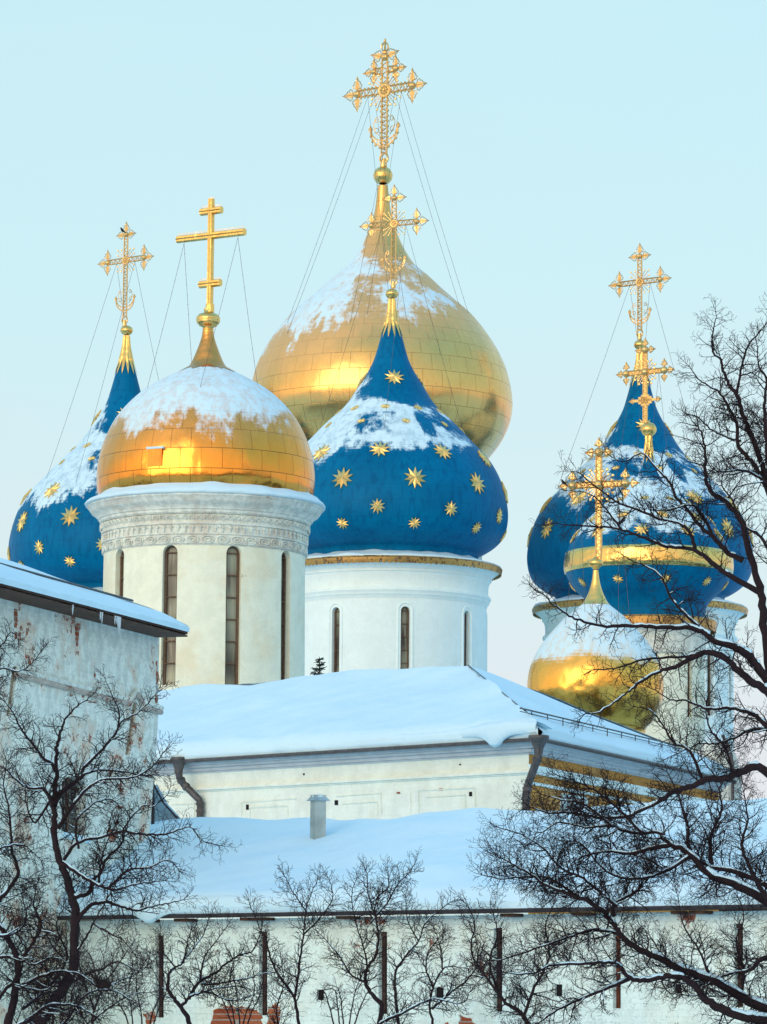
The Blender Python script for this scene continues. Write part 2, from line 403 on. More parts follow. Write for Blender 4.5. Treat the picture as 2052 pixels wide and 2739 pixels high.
for k in range(170):   # trees filling the monastery yard behind the hall, lower than its ridge
    x, y = rw.uniform(-70, 60), rw.uniform(103, 168)
    if abs(x + 5.8) < 11 and abs(y - 130) < 11: continue
    if math.hypot(x - 7.5, y - 118) < 6 or math.hypot(x - 10.5, y - 158) < 8: continue
    if math.hypot(x - 0.3, y - 178) < 12 or math.hypot(x + 1.6, y - 104) < 5: continue
    h = rw.uniform(4.0, 7.0); blob_tree(mb, rw, x, y, h, h * rw.uniform(.25, .4))
tag(mb.build('yard_trees', WINTERWOOD), 'dark leafless trees filling the yard behind the hall', None, None, 'stuff')

# ------------------------------------------------------------------ star (shared mesh)
def star_mesh(name='star'):
    mb = MB(); n = 10; vs = [Vector((0, 0, .22))]
    for k in range(2 * n):
        r = 1.12 if k % 2 == 0 else .56; a = pi * k / n
        vs.append(Vector((r * sin(a), r * cos(a), .03 if k % 2 == 0 else .01)))
    vs += [Vector((q.x, q.y, -.10)) for q in vs[1:]]
    # raised ridge along each ray: ridge verts are the outer points, valleys sit low
    fs = []
    for k in range(2 * n):
        k2 = (k + 1) % (2 * n); fs.append((0, 1 + k2, 1 + k)); fs.append((1 + k, 1 + k2, 1 + 2 * n + k2, 1 + 2 * n + k))
    mb.add(vs, fs); me = bpy.data.meshes.new(name); me.from_pydata([tuple(q) for q in mb.v], [], mb.f); me.materials.append(gold_mat('gilding_star', (.95, .66, .25), .42, None, None, .05, 3)); return me
STAR = star_mesh()

class Dome:
    """surface of revolution set from photo measurements: axis pixel x, distance, list of (y_px, halfwidth_px)"""
    def __init__(s, ax, ay, D, prof, n=4):
        s.D = D; c = U(ax, ay, D); s.c = (c.x, c.y); s.k = D / F
        s.prof = [(U(ax, y, D).z, hw * s.k) for y, hw in catmull(prof, n)]
        s.ax = ax
    def z(s, y): return U(s.ax, y, s.D).z
    def r_at(s, z):
        P = s.prof
        for i in range(len(P) - 1):
            if P[i][0] >= z >= P[i + 1][0]:
                t = (P[i][0] - z) / max(P[i][0] - P[i + 1][0], 1e-6); return P[i][1] + (P[i + 1][1] - P[i][1]) * t
        return P[0][1] if z > P[0][0] else P[-1][1]
    def at(s, z, az, out=0.0):
        r = s.r_at(z) + out; return Vector((s.c[0] + r * sin(az), s.c[1] - r * cos(az), z))
    def normal(s, z, az):
        e = .04; dr = (s.r_at(z + e) - s.r_at(z - e)) / (2 * e)
        return Vector((sin(az), -cos(az), -dr)).normalized()
    def hit(s, px, py):
        """front surface point seen at a pixel; nearest silhouette point if the pixel just misses"""
        d = ray(px, py); d = d / d.y; best = None
        t = s.D - 12
        while t < s.D + 8:
            p = CAMLOC + d * t; q = math.hypot(p.x - s.c[0], p.y - s.c[1]) - s.r_at(p.z)
            if best is None or q < best[0]: best = (q, p.copy())
            if q <= 0: return p
            t += .05
        return best[1]

def put_star(dome_o, D, z, az, r):
    o = bpy.data.objects.new('star', STAR); COL.objects.link(o); o.parent = dome_o
    p = D.at(z, az, .03); n = D.normal(z, az); zx = Vector((cos(az), sin(az), 0)); zy = n.cross(zx)
    M = Matrix((zx, zy, n)).transposed().to_4x4(); 
    o.matrix_local = Matrix.Translation(p - WO[dome_o.name]) @ M @ Matrix.Rotation(random.uniform(-.08, .08), 4, 'Z') @ Matrix.Diagonal((r, r, r, 1))

def chain(parent, a, b, D, knots=11, r=.011):
    mb = MB(); a = Vector(a); b = Vector(b); L = (b - a).length; pts = []
    rr = max(r * .5, .40 * D / F)
    for i in range(17):
        t = i / 16; p = a.lerp(b, t); p.z -= sin(pi * t) * L * .012; pts.append(p)
    mb.tube(pts, rr, 4)
    for i in range(1, knots):
        t = i / knots; p = a.lerp(b, t); p.z -= sin(pi * t) * L * .012; mb.sphere(p, rr * 2.4, 6, 4)
    mb.build('chain', WIRE, parent)

# ------------------------------------------------------------------ crosses
def frame_basis(th):
    return Vector((cos(th), -sin(th), 0)), Vector((0, 0, 1)), Vector((sin(th), cos(th), 0))  # bar dir (right end nearer), up, depth
class Cross:
    def __init__(s, c, th): s.c = Vector(c); s.x, s.z, s.y = frame_basis(th); s.m = MB()
    def P(s, a, b, d=0): return s.c + s.x * a + s.z * b + s.y * d
    def lattice(s, a, b, w, t):
        """openwork beam from a to b (2D), rails and zigzag scrollwork between them"""
        a = Vector(a); b = Vector(b); d = (b - a); L = d.length; d.normalize(); n = Vector((-d.y, d.x))
        q = lambda u, v, e=0: s.P(*(a + d * u + n * v), e)
        for sg in (-1, 1): s.m.tube([q(0, sg * w / 2), q(L, sg * w / 2)], t, 4)
        k = max(3, int(L / (w * .62))); 
        for i in range(k):
            u0, u1 = L * i / k, L * (i + 1) / k; sg = 1 if i % 2 else -1
            s.m.tube([q(u0, -sg * w / 2), q((u0 + u1) / 2, -sg * w * .1), q(u1, sg * w / 2)], t * .62, 4)
            cc = ((u0 + u1) / 2, sg * w * .16); pts = [q(cc[0] + cos(x) * w * .2, cc[1] + sin(x) * w * .2) for x in [2 * pi * j / 7 for j in range(8)]]
            s.m.tube(pts, t * .5, 3, False)
    def leaf(s, p, ang, L, t):
        """spade-shaped openwork leaf with a stem"""
        d = Vector((cos(ang), sin(ang))); n = Vector((-d.y, d.x)); p = Vector(p)
        out = [(0, .0), (.12, .05), (.22, .34), (.38, .42), (.50, .26), (.58, .30), (.70, .14), (1.0, 0)]
        pts = [p + d * u * L + n * v * L for u, v in out] + [p + d * u * L - n * v * L for u, v in out[-2:0:-1]]
        P3 = [s.P(q.x, q.y) for q in pts]; s.m.tube(P3 + [P3[0]], t * .6, 4, False)
        s.m.tube([s.P(p.x, p.y), s.P(*(p + d * L * 1.05))], t * .55, 4)
        inner = [p + d * u * L + n * v * L * .55 for u, v in out[1:-1]] + [p + d * u * L - n * v * L * .55 for u, v in out[-2:0:-1]]
        s.m.prism([s.P(q.x, q.y, -t * .2) for q in inner], s.y * t * .4)
    def boss(s, p, r): s.m.sphere(s.P(*p), r, 10, 7, (1, 1, 1))
    def disc(s, p, r, t):
        pts = [s.P(p[0] + cos(2 * pi * i / 18) * r, p[1] + sin(2 * pi * i / 18) * r) for i in range(19)]
        s.m.tube(pts, t * 1.2, 6, False)
        pts = [s.P(p[0] + cos(2 * pi * i / 16) * r * .92, p[1] + sin(2 * pi * i / 16) * r * .92, -t) for i in range(16)]
        s.m.prism(pts, s.y * 2 * t)
        for k in range(8):
            a = 2 * pi * k / 8; s.m.sphere(s.P(p[0] + cos(a) * r * .55, p[1] + sin(a) * r * .55, -t), r * .2, 6, 4)
        s.m.sphere(s.P(p[0], p[1], -t), r * .28, 8, 5)
    def rays(s, p, r0, r1, t, n=3, span=.9):
        for q in range(4):
            for k in range(n):
                a = q * pi / 2 + pi / 4 + (k - (n - 1) / 2) * span / n; l = r1 * (1 if k % 2 else .82)
                s.m.tube([s.P(p[0] + cos(a) * r0, p[1] + sin(a) * r0), s.P(p[0] + cos(a) * l, p[1] + sin(a) * l)], t * .5, 3)
                s.m.sphere(s.P(p[0] + cos(a) * l, p[1] + sin(a) * l), t * 1.5, 5, 3)
    def crescent(s, p, R_, wd, t, beads=True):
        A = [R(200) + (R(340) - R(200)) * i / 16 for i in range(17)]
        A = [R(182) + (R(358) - R(182)) * i / 18 for i in range(19)]
        o1 = [(p[0] + cos(a) * R_, p[1] + sin(a) * R_ + R_) for a in A]; i1 = [(p[0] + cos(a) * R_ * .93, p[1] + sin(a) * (R_ - wd) + R_) for a in A]
        s.m.tube([s.P(*q) for q in o1], t * .8, 4); s.m.tube([s.P(*q) for q in i1], t * .8, 4)
        for k in range(1, 18): s.m.tube([s.P(*o1[k]), s.P(*i1[k - (1 if k % 2 else 0)])], t * .45, 3)
        for e in (o1[0], o1[-1]): s.leaf(e, pi / 2, R_ * .35, t)
        if beads:
            for k in range(1, 18, 2): s.m.sphere(s.P(o1[k][0], o1[k][1] - t * 2), t * 1.5, 5, 4)
    def scroll(s, p, sg, h, t):
        pts = []
        for i in range(15):
            u = i / 14; pts.append((p[0] + sg * (h * .18 + h * .34 * sin(u * 2.6)), p[1] + h * u))
        e = pts[-1]
        for i in range(9):
            a = pi / 2 + sg * 0 + i * .75; rr = h * .17 * (1 - i / 11); pts.append((e[0] + sg * (-h * .02 + cos(a) * rr), e[1] - h * .15 + sin(a) * rr))
        s.m.tube([s.P(*q) for q in pts], t * .5, 3, False)
        pts = [(p[0] + sg * h * (.35 + .14 * cos(a)), p[1] + h * (.3 + .14 * sin(a))) for a in [.7 * j for j in range(9)]]
        s.m.tube([s.P(*q) for q in pts], t * .5, 3, False)

def onion_cross(parent, cpx, D, U_px, top_px, bot_y, th, grand=False):
    """openwork cross with spade leaves, rays and a crescent; U_px: true half bar (px), cpx: centre pixel"""
    k = D / F; c = U(cpx[0], cpx[1], D); X = Cross(c, th); u = U_px * k; t = max(.016, u * .028); w = u * .19
    top = top_px * k; bot = c.z - U(cpx[0], bot_y, D).z
    X.lattice((-u, 0), (-w * .9, 0), w, t); X.lattice((w * .9, 0), (u, 0), w, t)
    X.lattice((0, w * .9), (0, top), w, t); X.lattice((0, -w * .9), (0, -bot + u * .35), w, t)
    X.disc((0, 0), w * (1.05 if grand else .82), t)
    for p, angs in (((-u, 0), (pi, pi / 2, -pi / 2)), ((u, 0), (0, pi / 2, -pi / 2)), ((0, top), ((0.25, pi - .25) if grand else (0, pi, pi / 2)))):
        X.boss(p, w * .62)
        for a in angs: X.leaf((p[0] + cos(a) * w * .5, p[1] + sin(a) * w * .5), a, u * (.42 if grand else .44), t)
    X.rays((0, 0), w * .8, u * .62, t, 3 if not grand else 4)
    X.crescent((0, -bot + u * .62), u * .50, u * .17, t, grand)
    for sg in (-1, 1): X.scroll((sg * w * .5, -bot + u * .95), sg, u * .55, t)
    # ring knuckle where the cross meets the ball
    pts = [X.P(cos(2 * pi * i / 12) * w * .75, -bot + u * .25 + sin(2 * pi * i / 12) * w * .75) for i in range(13)]
    X.m.tube(pts, t * 1.2, 5, False); X.m.tube([X.P(0, -bot + u * .25), X.P(0, -bot)], [w * .35, w * .5], 8)
    if grand:
        y2 = top * .60; a2 = u * .40
        X.lattice((-a2, y2), (-w * .5, y2), w * .9, t); X.lattice((w * .5, y2), (a2, y2), w * .9, t)
        for sg in (-1, 1):
            X.boss((sg * a2, y2), w * .5)
            for a in ((0 if sg > 0 else pi), pi / 2, -pi / 2): X.leaf((sg * a2 + cos(a) * w * .4, y2 + sin(a) * w * .4), a, u * .30, t)
        # beads along the beams
        for i in range(1, 12):
            for sg in (-1, 1):
                X.m.sphere(X.P(sg * w * .68, -bot * .82 * i / 12), t * 1.4, 5, 4)
                if i < 8: X.m.sphere(X.P(sg * w * .68, top * .95 * i / 8), t * 1.4, 5, 4)
                if i < 6:
                    for s2 in (-1, 1): X.m.sphere(X.P(s2 * (w + (u - w) * i / 6), sg * w * .68), t * 1.4, 5, 4)
        # open crown
        X.m.tube([X.P(0, top), X.P(0, top + u * .10)], [w * .25, w * .35], 8); X.m.tube([X.P(0, top + u * .10), X.P(0, top + u * .16)], w * .45, 10)
        for q in range(3):
            a0 = q * pi / 3; pts = [X.P(cos(a0) * sin(a) * w * .62, top + u * .30 - cos(a) * w * .68, sin(a0) * sin(a) * w * .62) for a in [2 * pi * j / 14 for j in range(15)]]
            X.m.tube(pts, t * .8, 4, False)
        X.m.sphere(X.P(0, top + u * .50), w * .22, 8, 6, (1, 1, 1.4))
    X.m.build('cross', GOLD_F, parent, smooth=False)
    return X, u, top, bot

def ball_cross(parent, cpx, D, U_px, top_px, bot_y, th, lower_bar=False):
    k = D / F; c = U(cpx[0], cpx[1], D); X = Cross(c, th); u = U_px * k; t = max(.016, u * .04); w = u * .19; top = top_px * k; bot = c.z - U(cpx[0], bot_y, D).z
    for (a, b) in (((-u, 0), (u, 0)), ((0, -bot), (0, top))):
        a = Vector(a); b = Vector(b); X.lattice(a, b, w, t)
        d = (b - a).normalized(); n = Vector((-d.y, d.x)); q = [a + n * w * .42, b + n * w * .42, b - n * w * .42, a - n * w * .42]
        X.m.prism([X.P(*p, -t * .3) for p in q], X.y * t * .6)
    for p, angs in (((0, 0), ()), ((-u, 0), (pi, pi / 2, -pi / 2)), ((u, 0), (0, pi / 2, -pi / 2)), ((0, top), (0, pi, pi / 2))):
        X.m.sphere(X.P(*p), w * .92, 14, 9)
        for a in angs:
            e = (p[0] + cos(a) * w * .9, p[1] + sin(a) * w * .9); X.leaf(e, a, u * .36, t)
            for da in (-.9, 0, .9): X.m.sphere(X.P(e[0] + cos(a + da) * u * .17, e[1] + sin(a + da) * u * .17), w * .26, 6, 4, (1, .5, 1))
    X.rays((0, 0), w * .8, u * .62, t, 5, 1.25)
    if lower_bar:
        y = -bot * .56
        for a_, h in ((u * .62, w * .6), (u * .34, w * 1.7), (u * .2, w * 2.6)):
            X.m.prism([X.P(-a_, y - h / 2, -t), X.P(a_, y - h / 2, -t), X.P(a_, y + h / 2, -t), X.P(-a_, y + h / 2, -t)], X.y * 2 * t)
        for sg in (-1, 1): X.leaf((sg * u * .55, y), 0 if sg > 0 else pi, u * .3, t)
    X.m.build('cross', GOLD_F, parent); return X, u

# ------------------------------------------------------------------ ASSUMPTION CATHEDRAL
DA = 190.0
AXG = (1019, 1087)
cg = U(1019, 1087, DA)
cath = empty('cathedral', (cg.x, cg.y, 0), 'large white cathedral with star-spangled blue onion domes around one big golden dome', 'cathedral')
OFF_L = (330, 1200, DA + .5); DC = 178.0

def skirt(parent, D, y0, y1, ytip, hw0, hw1, hwt, mat=None, n=12):
    """gilded collar whose lower edge ends in pointed leaves"""
    k = D.k; z0, z1, zt = D.z(y0), D.z(y1), D.z(ytip); mb = MB(); seg = n * 8
    rows = [(z0, hw0 * k), (z0 + (z1 - z0) * .5, (hw0 + (hw1 - hw0) * .38) * k), (z1, hw1 * k)]
    zs = [(z1 + (zt - z1) * q) for q in (.33, .66, 1)]
    def wob(an, z, r, i):
        ph = (an * n / (2 * pi)) % 1; tri = abs(ph - .5) * 2   # 1 between leaves, 0 at the tip
        if i >= 3:
            z = z1 + (z - z1) * (1 - .92 * tri)
        rr = max(r, D.r_at(z) + .035) + .03 * (1 - tri)
        return rr, z
    prof = rows + [(z, 0) for z in zs]
    mb.lathe(D.c, prof, seg, wob=wob); mb.build('gilded_collar', mat or GOLD_P, parent, smooth=False)

def drum_windows(parent, D, R_, angs, ytop, ybot, wpx, depth=.5, frames='wood', hood=False, dark=False):
    """real niches are carved by the caller; this fills them with frame and panes"""
    k = D.k; zt, zb = D.z(ytop), D.z(ybot); hw = wpx * k / 2
    for a in angs:
        fr = MB(); t = Vector((cos(a), sin(a), 0)); n = Vector((sin(a), -cos(a), 0)); c0 = Vector((D.c[0], D.c[1], 0)) + n * (R_ - depth * .72)
        Q = lambda x, z, d=0: c0 + t * x + n * d + Vector((0, 0, z))
        fr.cur = 1; fr.prism([Q(-hw * 1.05, zb), Q(hw * 1.05, zb), Q(hw * 1.05, zt - hw)] + [Q(cos(b) * hw * 1.05, zt - hw + sin(b) * hw * 1.05) for b in [pi * j / 8 for j in range(1, 8)]] + [Q(-hw * 1.05, zt - hw)], -n * .03)
        fr.cur = 0
        nb = max(3, int((zt - zb) / (hw * 3.2)))
        for sg in (-1, 1): fr.box(Q(sg * hw * .86, (zb + zt - hw) / 2, .04), (hw * .26, .08, zt - hw - zb), Matrix.Rotation(a, 3, 'Z'))
        for j in range(nb + 1): fr.box(Q(0, zb + (zt - hw - zb) * j / nb, .05), (hw * 1.9, .06, hw * .16), Matrix.Rotation(a, 3, 'Z'))
        fr.tube([Q(cos(b) * hw * .88, zt - hw + sin(b) * hw * .88, .04) for b in [pi * j / 10 for j in range(11)]], hw * .13, 5)
        if hood:
            P = [Q(-hw * 1.75, zb, depth * .72 + .0), Q(-hw * 1.75, zt - hw, depth * .72)] + [Q(-cos(b) * hw * 1.75, zt - hw + sin(b) * hw * 1.9, depth * .72 - abs(cos(b)) * .0) for b in [pi * j / 10 for j in range(1, 10)]] + [Q(hw * 1.75, zt - hw, depth * .72), Q(hw * 1.75, zb, depth * .72)]
            fr.cur = 2; fr.tube([p - n * (R_ - math.sqrt(max(R_ ** 2 - (p - c0).dot(t) ** 2, 0))) for p in P], .045, 6)
        fr.build('window', [FRAME, GLASS2, W_ASS], parent)

def carve_niches(drum, D, R_, angs, ytop, ybot, wpx, depth):
    k = D.k; zt, zb = D.z(ytop), D.z(ybot); hw = wpx * k / 2; mb = MB()
    for a in angs:
        t = Vector((cos(a), sin(a), 0)); n = Vector((sin(a), -cos(a), 0)); c0 = Vector((D.c[0], D.c[1], 0)) + n * (R_ - depth)
        Q = lambda x, z: c0 + t * x + Vector((0, 0, z))
        mb.prism([Q(-hw, zb), Q(hw, zb), Q(hw, zt - hw)] + [Q(cos(b) * hw, zt - hw + sin(b) * hw) for b in [pi * j / 10 for j in range(1, 10)]] + [Q(-hw, zt - hw)], n * (depth + .6))
    cut = mb.build('cutter', DARK, fix=True); carve(drum, cut)

BLUEPROF = [(800, 6), (850, 12), (895, 27), (930, 37), (965, 48), (1000, 66), (1035, 88), (1070, 110), (1100, 135), (1126, 165), (1150, 190), (1175, 214), (1196, 234), (1217, 255), (1245, 277), (1280, 296),
            (1315, 308), (1350, 316), (1385, 318.5), (1420, 313), (1444, 301), (1462, 283), (1478, 258), (1486, 241), (1500, 237), (1522, 237)]
def blue_unit(ax, ytip, D, ratio, mat, vis, azs, cross, arms, chains, winangs, label=None, rv=None, low_rows=True):
    """one star-spangled dome with its drum, cross and chains"""
    rv = rv or ratio; y = lambda q: ytip + (q - 905) * rv
    dm = Dome(ax, y(1300), D, [(y(a), b * ratio) for a, b in BLUEPROF]); k = dm.k
    mb = MB(); mb.lathe(dm.c, dm.prof, 128); do = mb.build('dome', mat, cath, origin=(dm.c[0], dm.c[1], dm.prof[-1][0]), smooth=True)
    if label: do['label'] = label
    # stars in rows
    for (yy, off, r, n) in [q for q in ((1021, 6, 25, 4), (1108, -6, 12, 10), (1152, 12, 11, 10), (1240, -6, 25.5, 10), (1318, 12, 28, 10), (1395, -6, 19, 10), (1436, 12, 16, 10)) if low_rows or q[0] < 1390]:
        for j in range(n):
            az = R(off + 360 / n * j); az = (az + pi) % (2 * pi) - pi
            if abs(az) > R(112): continue
            put_star(do, dm, dm.z(y(yy)), az, r * ratio * k)
    skirt(do, dm, y(800), y(862), y(907), 7 * ratio, 19 * ratio, 30 * ratio)
    # ball on the spire
    zb = dm.z(y(786)); b = MB(); r = 17.5 * ratio * k
    b.lathe(dm.c, [(zb + r * .8, r * .25), (zb + r * .72, r * .5), (zb + r * .5, r * .85), (zb + r * .15, r), (zb + r * .06, r * 1.02), (zb - r * .06, r * 1.02), (zb - r * .2, r * .98), (zb - r * .55, r * .78), (zb - r * .75, r * .4), (zb - r * 1.1, r * .33)], 24)
    b.build('ball', GOLD_P, do, smooth=True)
    X, u, top, bot = onion_cross(do, cross[0], D, cross[1], cross[2], cross[3], cross[4])
    for (arm, target) in chains:
        chain(do, X.P(arm * u * arms, -u * .1), dm.hit(*target) if len(target) == 2 else dm.at(dm.z(target[1]), R(target[2])), D, 9)
    # drum, cornice and gilded lace
    R_ = 262 * ratio * k; zt = dm.z(y(1521)); zl = lambda q: dm.z(y(q)); kk = ratio * k
    dr = MB(); dr.lathe(dm.c, [(zl(1560), R_), (zl(1900), R_), (zl(2250), R_ * 1.0)], 96)
    dr.poly([Vector((dm.c[0] + R_ * sin(a), dm.c[1] - R_ * cos(a), zl(1560))) for a in [-2 * pi * j / 96 for j in range(96)]])
    dr.poly([Vector((dm.c[0] + R_ * sin(a), dm.c[1] - R_ * cos(a), zl(2250))) for a in [2 * pi * j / 96 for j in range(96)]])
    dob = dr.build('drum', W_ASS, cath, origin=(dm.c[0], dm.c[1], zl(2250)), weld=True)
    A = [R(a) for a in winangs]
    if A:
        carve_niches(dob, dm, R_, A, y(1648), y(1830), 24 * ratio, .36)
        drum_windows(dob, dm, R_, A, y(1648), y(1830), 22 * ratio, .36, hood=True)
    smooth_by_angle(dob, 30)
    co = MB(); prof = [(1515, 240), (1517, 297), (1524, 301), (1531, 298), (1540, 284), (1550, 275), (1556, 275), (1558, 271), (1570, 267), (1590, 266), (1597, 268), (1600, 273), (1606, 274), (1610, 270), (1616, 269), (1619, 265), (1626, 262.6)]
    co.lathe(dm.c, [(zl(a), b * kk) for a, b in prof], 128); smooth_by_angle(co.build('cornice', W_ASS, dob), 40)
    la = MB(); n = 128
    la.lathe(dm.c, [(zl(1519), 299 * kk), (zl(1524), 304 * kk), (zl(1530), 303 * kk), (zl(1537), 301 * kk)], 256, wob=lambda an, z, r, i: (r, z - (.5 * abs(((an * 60 / pi) % 1) - .5) * kk * 14 if i == 3 else 0)))
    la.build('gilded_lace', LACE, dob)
    sn = MB(); rr = random.Random(5)
    sn.lathe(dm.c, [(zl(1499), 238 * kk), (zl(1508), 262 * kk), (zl(1514), 290 * kk), (zl(1518), 301 * kk), (zl(1521), 299 * kk)], 128, wob=lambda an, z, r, i: (r, z + .10 * noise.noise(Vector((an * 5, r, 3))) * (1 if i < 4 else 0)))
    sn.build('snow', SNOW, dob, smooth=True)
    return dm

TH = R(38)
blue_unit(1044, 905, DC, 1.0, BLUE, True, None, ((1054, 598), 69, 71, 770, R(27)), .52,
          [(-1, (856, 1145)), (-1, (1075, 1020, 150)), (1, (1028, 1148)), (1, (1238, 1150))], [-32.5, 9.3, 52, -75, 95])
blue_unit(330, 1003, DA, .965, BLUE_L, True, None, ((336.5, 696), 66, 71, 872, R(38)), .50,
          [(-1, (124, 1281)), (-1, (345, 1100, 150)), (1, (203, 1291)), (1, (470, 1230))], [], None, 1.0)
blue_unit(1712, 1037, DA, .955, BLUE_R, True, None, ((1711.5, 754), 67, 71, 908, R(38)), .50,
          [(-1, (1490, 1309)), (-1, (1700, 1140, 150)), (1, (1700, 1250)), (1, (1885, 1268))], [-50, -10, 44, 70], None, .962, False)
# the rear dome, hidden behind the golden one
blue_unit(1003, 1090, DA + 12.5, .90, BLUE, False, None, ((1003, 830), 58, 60, 975, R(38)), .5, [], [])

GP = [(497, 14), (560, 21), (600, 31), (627, 42), (650, 52), (672, 64), (707, 88), (739, 126), (783, 174), (815, 212), (846, 247), (890, 284), (935, 314), (980, 336), (1024, 349), (1060, 355), (1090, 356), (1125, 350), (1154, 339), (1185, 322), (1216, 298), (1240, 276), (1262, 266), (1285, 264)]
gd = Dome(1019, 1087, DA, GP)
mb = MB(); mb.lathe(gd.c, gd.prof, 160); gdo = mb.build('dome', GOLD_BIG, cath, origin=(gd.c[0], gd.c[1], gd.prof[-1][0]), smooth=True); gdo['label'] = 'large golden dome with patches of snow, tallest of all'
mb = MB(); zb = gd.z(470); r = 26.5 * gd.k
mb.sphere((gd.c[0], gd.c[1], zb), r, 32, 20, (1, 1, .97)); mb.lathe(gd.c, [(zb + r * .03, r * 1.0), (zb + .0, r * 1.03), (zb - r * .03, r * 1.0)], 32)
mb.lathe(gd.c, [(zb + r * 1.25, r * .30), (zb + r * .93, r * .30)], 16); mb.build('ball', GOLD_P, gdo, smooth=True)
Xg, u, top, bot = onion_cross(gdo, (1029, 240.6), DA, 93, 92, 446, R(36), True)
for arm, tgt in ((-.82, (768, 866)), (-.82, (1045, 830)), (-.5, (768, 893)), (-.5, (1088, 860)), (.5, (936, 866)), (.5, (1230, 820)), (.82, (982, 841)), (.82, (1253, 838))):
    chain(gdo, Xg.P(arm * u * .75, -u * .12), gd.hit(*tgt), DA, 14)
dr = MB(); k = gd.k; dr.lathe(gd.c, [(gd.z(1283), 240 * k), (gd.z(1285), 300 * k), (gd.z(1295), 302 * k), (gd.z(1320), 280 * k), (gd.z(1340), 276 * k), (gd.z(2300), 276 * k)], 96)
smooth_by_angle(dr.build('drum', W_ASS, cath, origin=(gd.c[0], gd.c[1], gd.z(2300))), 35)
# body of the cathedral under the drums
bz = U(1019, 2250, DA).z; mb = MB(); hs = 19.0
cr = [Vector((cg.x + hs * cos(a), cg.y + hs * sin(a), 0)) for a in [pi / 2 * j + R(0) for j in range(4)]]
mb.prism(cr, (0, 0, bz)); mb.build('body', W_ASS, cath)

# ------------------------------------------------------------------ TRINITY CATHEDRAL (front left)
DT = 130.0
TP = [(878, 13.5), (900, 16), (925, 24), (950, 34), (970, 43), (984, 54), (995, 74), (1006, 98), (1027, 138), (1045, 167), (1063, 190), (1090, 218), (1120, 243), (1149, 260), (1187, 277), (1225, 288), (1263, 294), (1301, 294), (1322, 291), (1345, 283), (1362, 272)]
td = Dome(552, 1200, DT, TP)
tri = empty('cathedral', (td.c[0], td.c[1], 0), 'single-domed white cathedral in front, squat orange-gold dome on a tall drum', 'cathedral')
mb = MB(); mb.lathe(td.c, [p for p in td.prof if p[0] < td.z(968)], 160); tdo = mb.build('dome', GOLD_TRI, tri, origin=(td.c[0], td.c[1], td.prof[-1][0]), smooth=True)
mb = MB(); mb.lathe(td.c, [(z, r + .012) for z, r in td.prof if z > td.z(985)], 48)
# ragged lower edge of bare metal where the snow begins
z0 = td.z(985); mb.lathe(td.c, [(z0 + .01, td.r_at(z0) + .02), (td.z(1000), td.r_at(td.z(1000)) + .02)], 120, wob=lambda an, z, r, i: ((r, z) if i == 0 else (td.r_at(z0 - (.05 + .22 * abs(noise.noise(Vector((cos(an) * 3, sin(an) * 3, 1)))))) + .03, z0 - (.05 + .22 * abs(noise.noise(Vector((cos(an) * 3, sin(an) * 3, 1))))))))
mb.build('spire', GOLD_T, tdo, smooth=True)
k = td.k; zc = td.z(856); r = 33 * k
mb = MB(); mb.lathe(td.c, [(zc + r * .95, r * .38), (zc + r * .62, r * .36), (zc + r * .57, r * .5), (zc + r * .45, r * .8), (zc + r * .2, r * .98), (zc + r * .05, r * 1.0), (zc - .02, r * .95), (zc - r * .07, r * 1.0), (zc - r * .25, r * .93), (zc - r * .5, r * .72), (zc - r * .62, r * .45), (zc - r * .85, r * .43), (zc - r * .86, r * .46), (zc - r * .95, r * .46)], 40)
mb.build('ball', GOLD_P, tdo, smooth=True)
# solid eight-point cross
def solid_beam(X, a, b, w):
    a = Vector(a); b = Vector(b); d = (b - a).normalized(); n = Vector((-d.y, d.x)); h = w / 2
    sec = [(-h, 0), (-h * .62, -h * .8), (-h * .2, -h * .8), (0, -h * 1.05), (h * .2, -h * .8), (h * .62, -h * .8), (h, 0), (h * .62, h * .8), (-h * .62, h * .8)]
    X.m.prism([X.P(*(a + n * p), q) for p, q in sec], X.x * d.x * (b - a).length + X.z * d.y * (b - a).length)
X = Cross(U(564.5, 630.5, DT), R(32)); uT = 94 / cos(R(32)) * k; wT = 21 * k; zz = lambda y: (630.5 - y) * k
X.lean = 0
solid_beam(X, (-uT, 0), (uT, 0), wT); solid_beam(X, (0, zz(828)), (0, zz(529)), wT * .92)
solid_beam(X, (-29 / cos(R(32)) * k, zz(562)), (29 / cos(R(32)) * k, zz(562)), wT); solid_beam(X, (-29 / cos(R(32)) * k, zz(763)), (29 / cos(R(32)) * k, zz(763)), wT)
X.m.tube([X.P(0, zz(842)), X.P(0, zz(820))], [wT * .6, wT * .56], 14)
for (y, a, n) in ((0, uT, 46), (zz(562), 29 / cos(R(32)) * k, 14), (zz(763), 29 / cos(R(32)) * k, 14)):   # bird spikes
    for i in range(n):
        x = -a + 2 * a * (i + .5) / n
        if abs(x) > wT * .5: X.m.tube([X.P(x, y + wT * .35), X.P(x + random.uniform(-.01, .01), y + wT * .5 + .075)], .007, 3)
for i in range(5): X.m.tube([X.P((i - 2) * wT * .17, zz(529)), X.P((i - 2) * wT * .2, zz(529) + .07)], .007, 3)
X.m.build('cross', GOLD_P, tdo)
for sg, tg in ((-1, (394, 1038)), (-1, (513, 972)), (1, (535, 1038)), (1, (689, 1030))): chain(tdo, X.P(sg * uT * .80, -wT * .6), td.hit(*tg), DT, 12)
# hatch on the dome
zh = td.z(1262); az = math.asin((430 - 552) / 294); mb = MB(); Mz = Matrix.Rotation(az, 3, 'Z')
mb.box(td.at(zh, az, -.12), (.50, .30, .56), Mz); mb.cur = 1; mb.box(td.at(zh + .31, az, -.02), (.60, .26, .07), Mz); mb.build('hatch', [GOLD_TRI, SNOW], tdo)
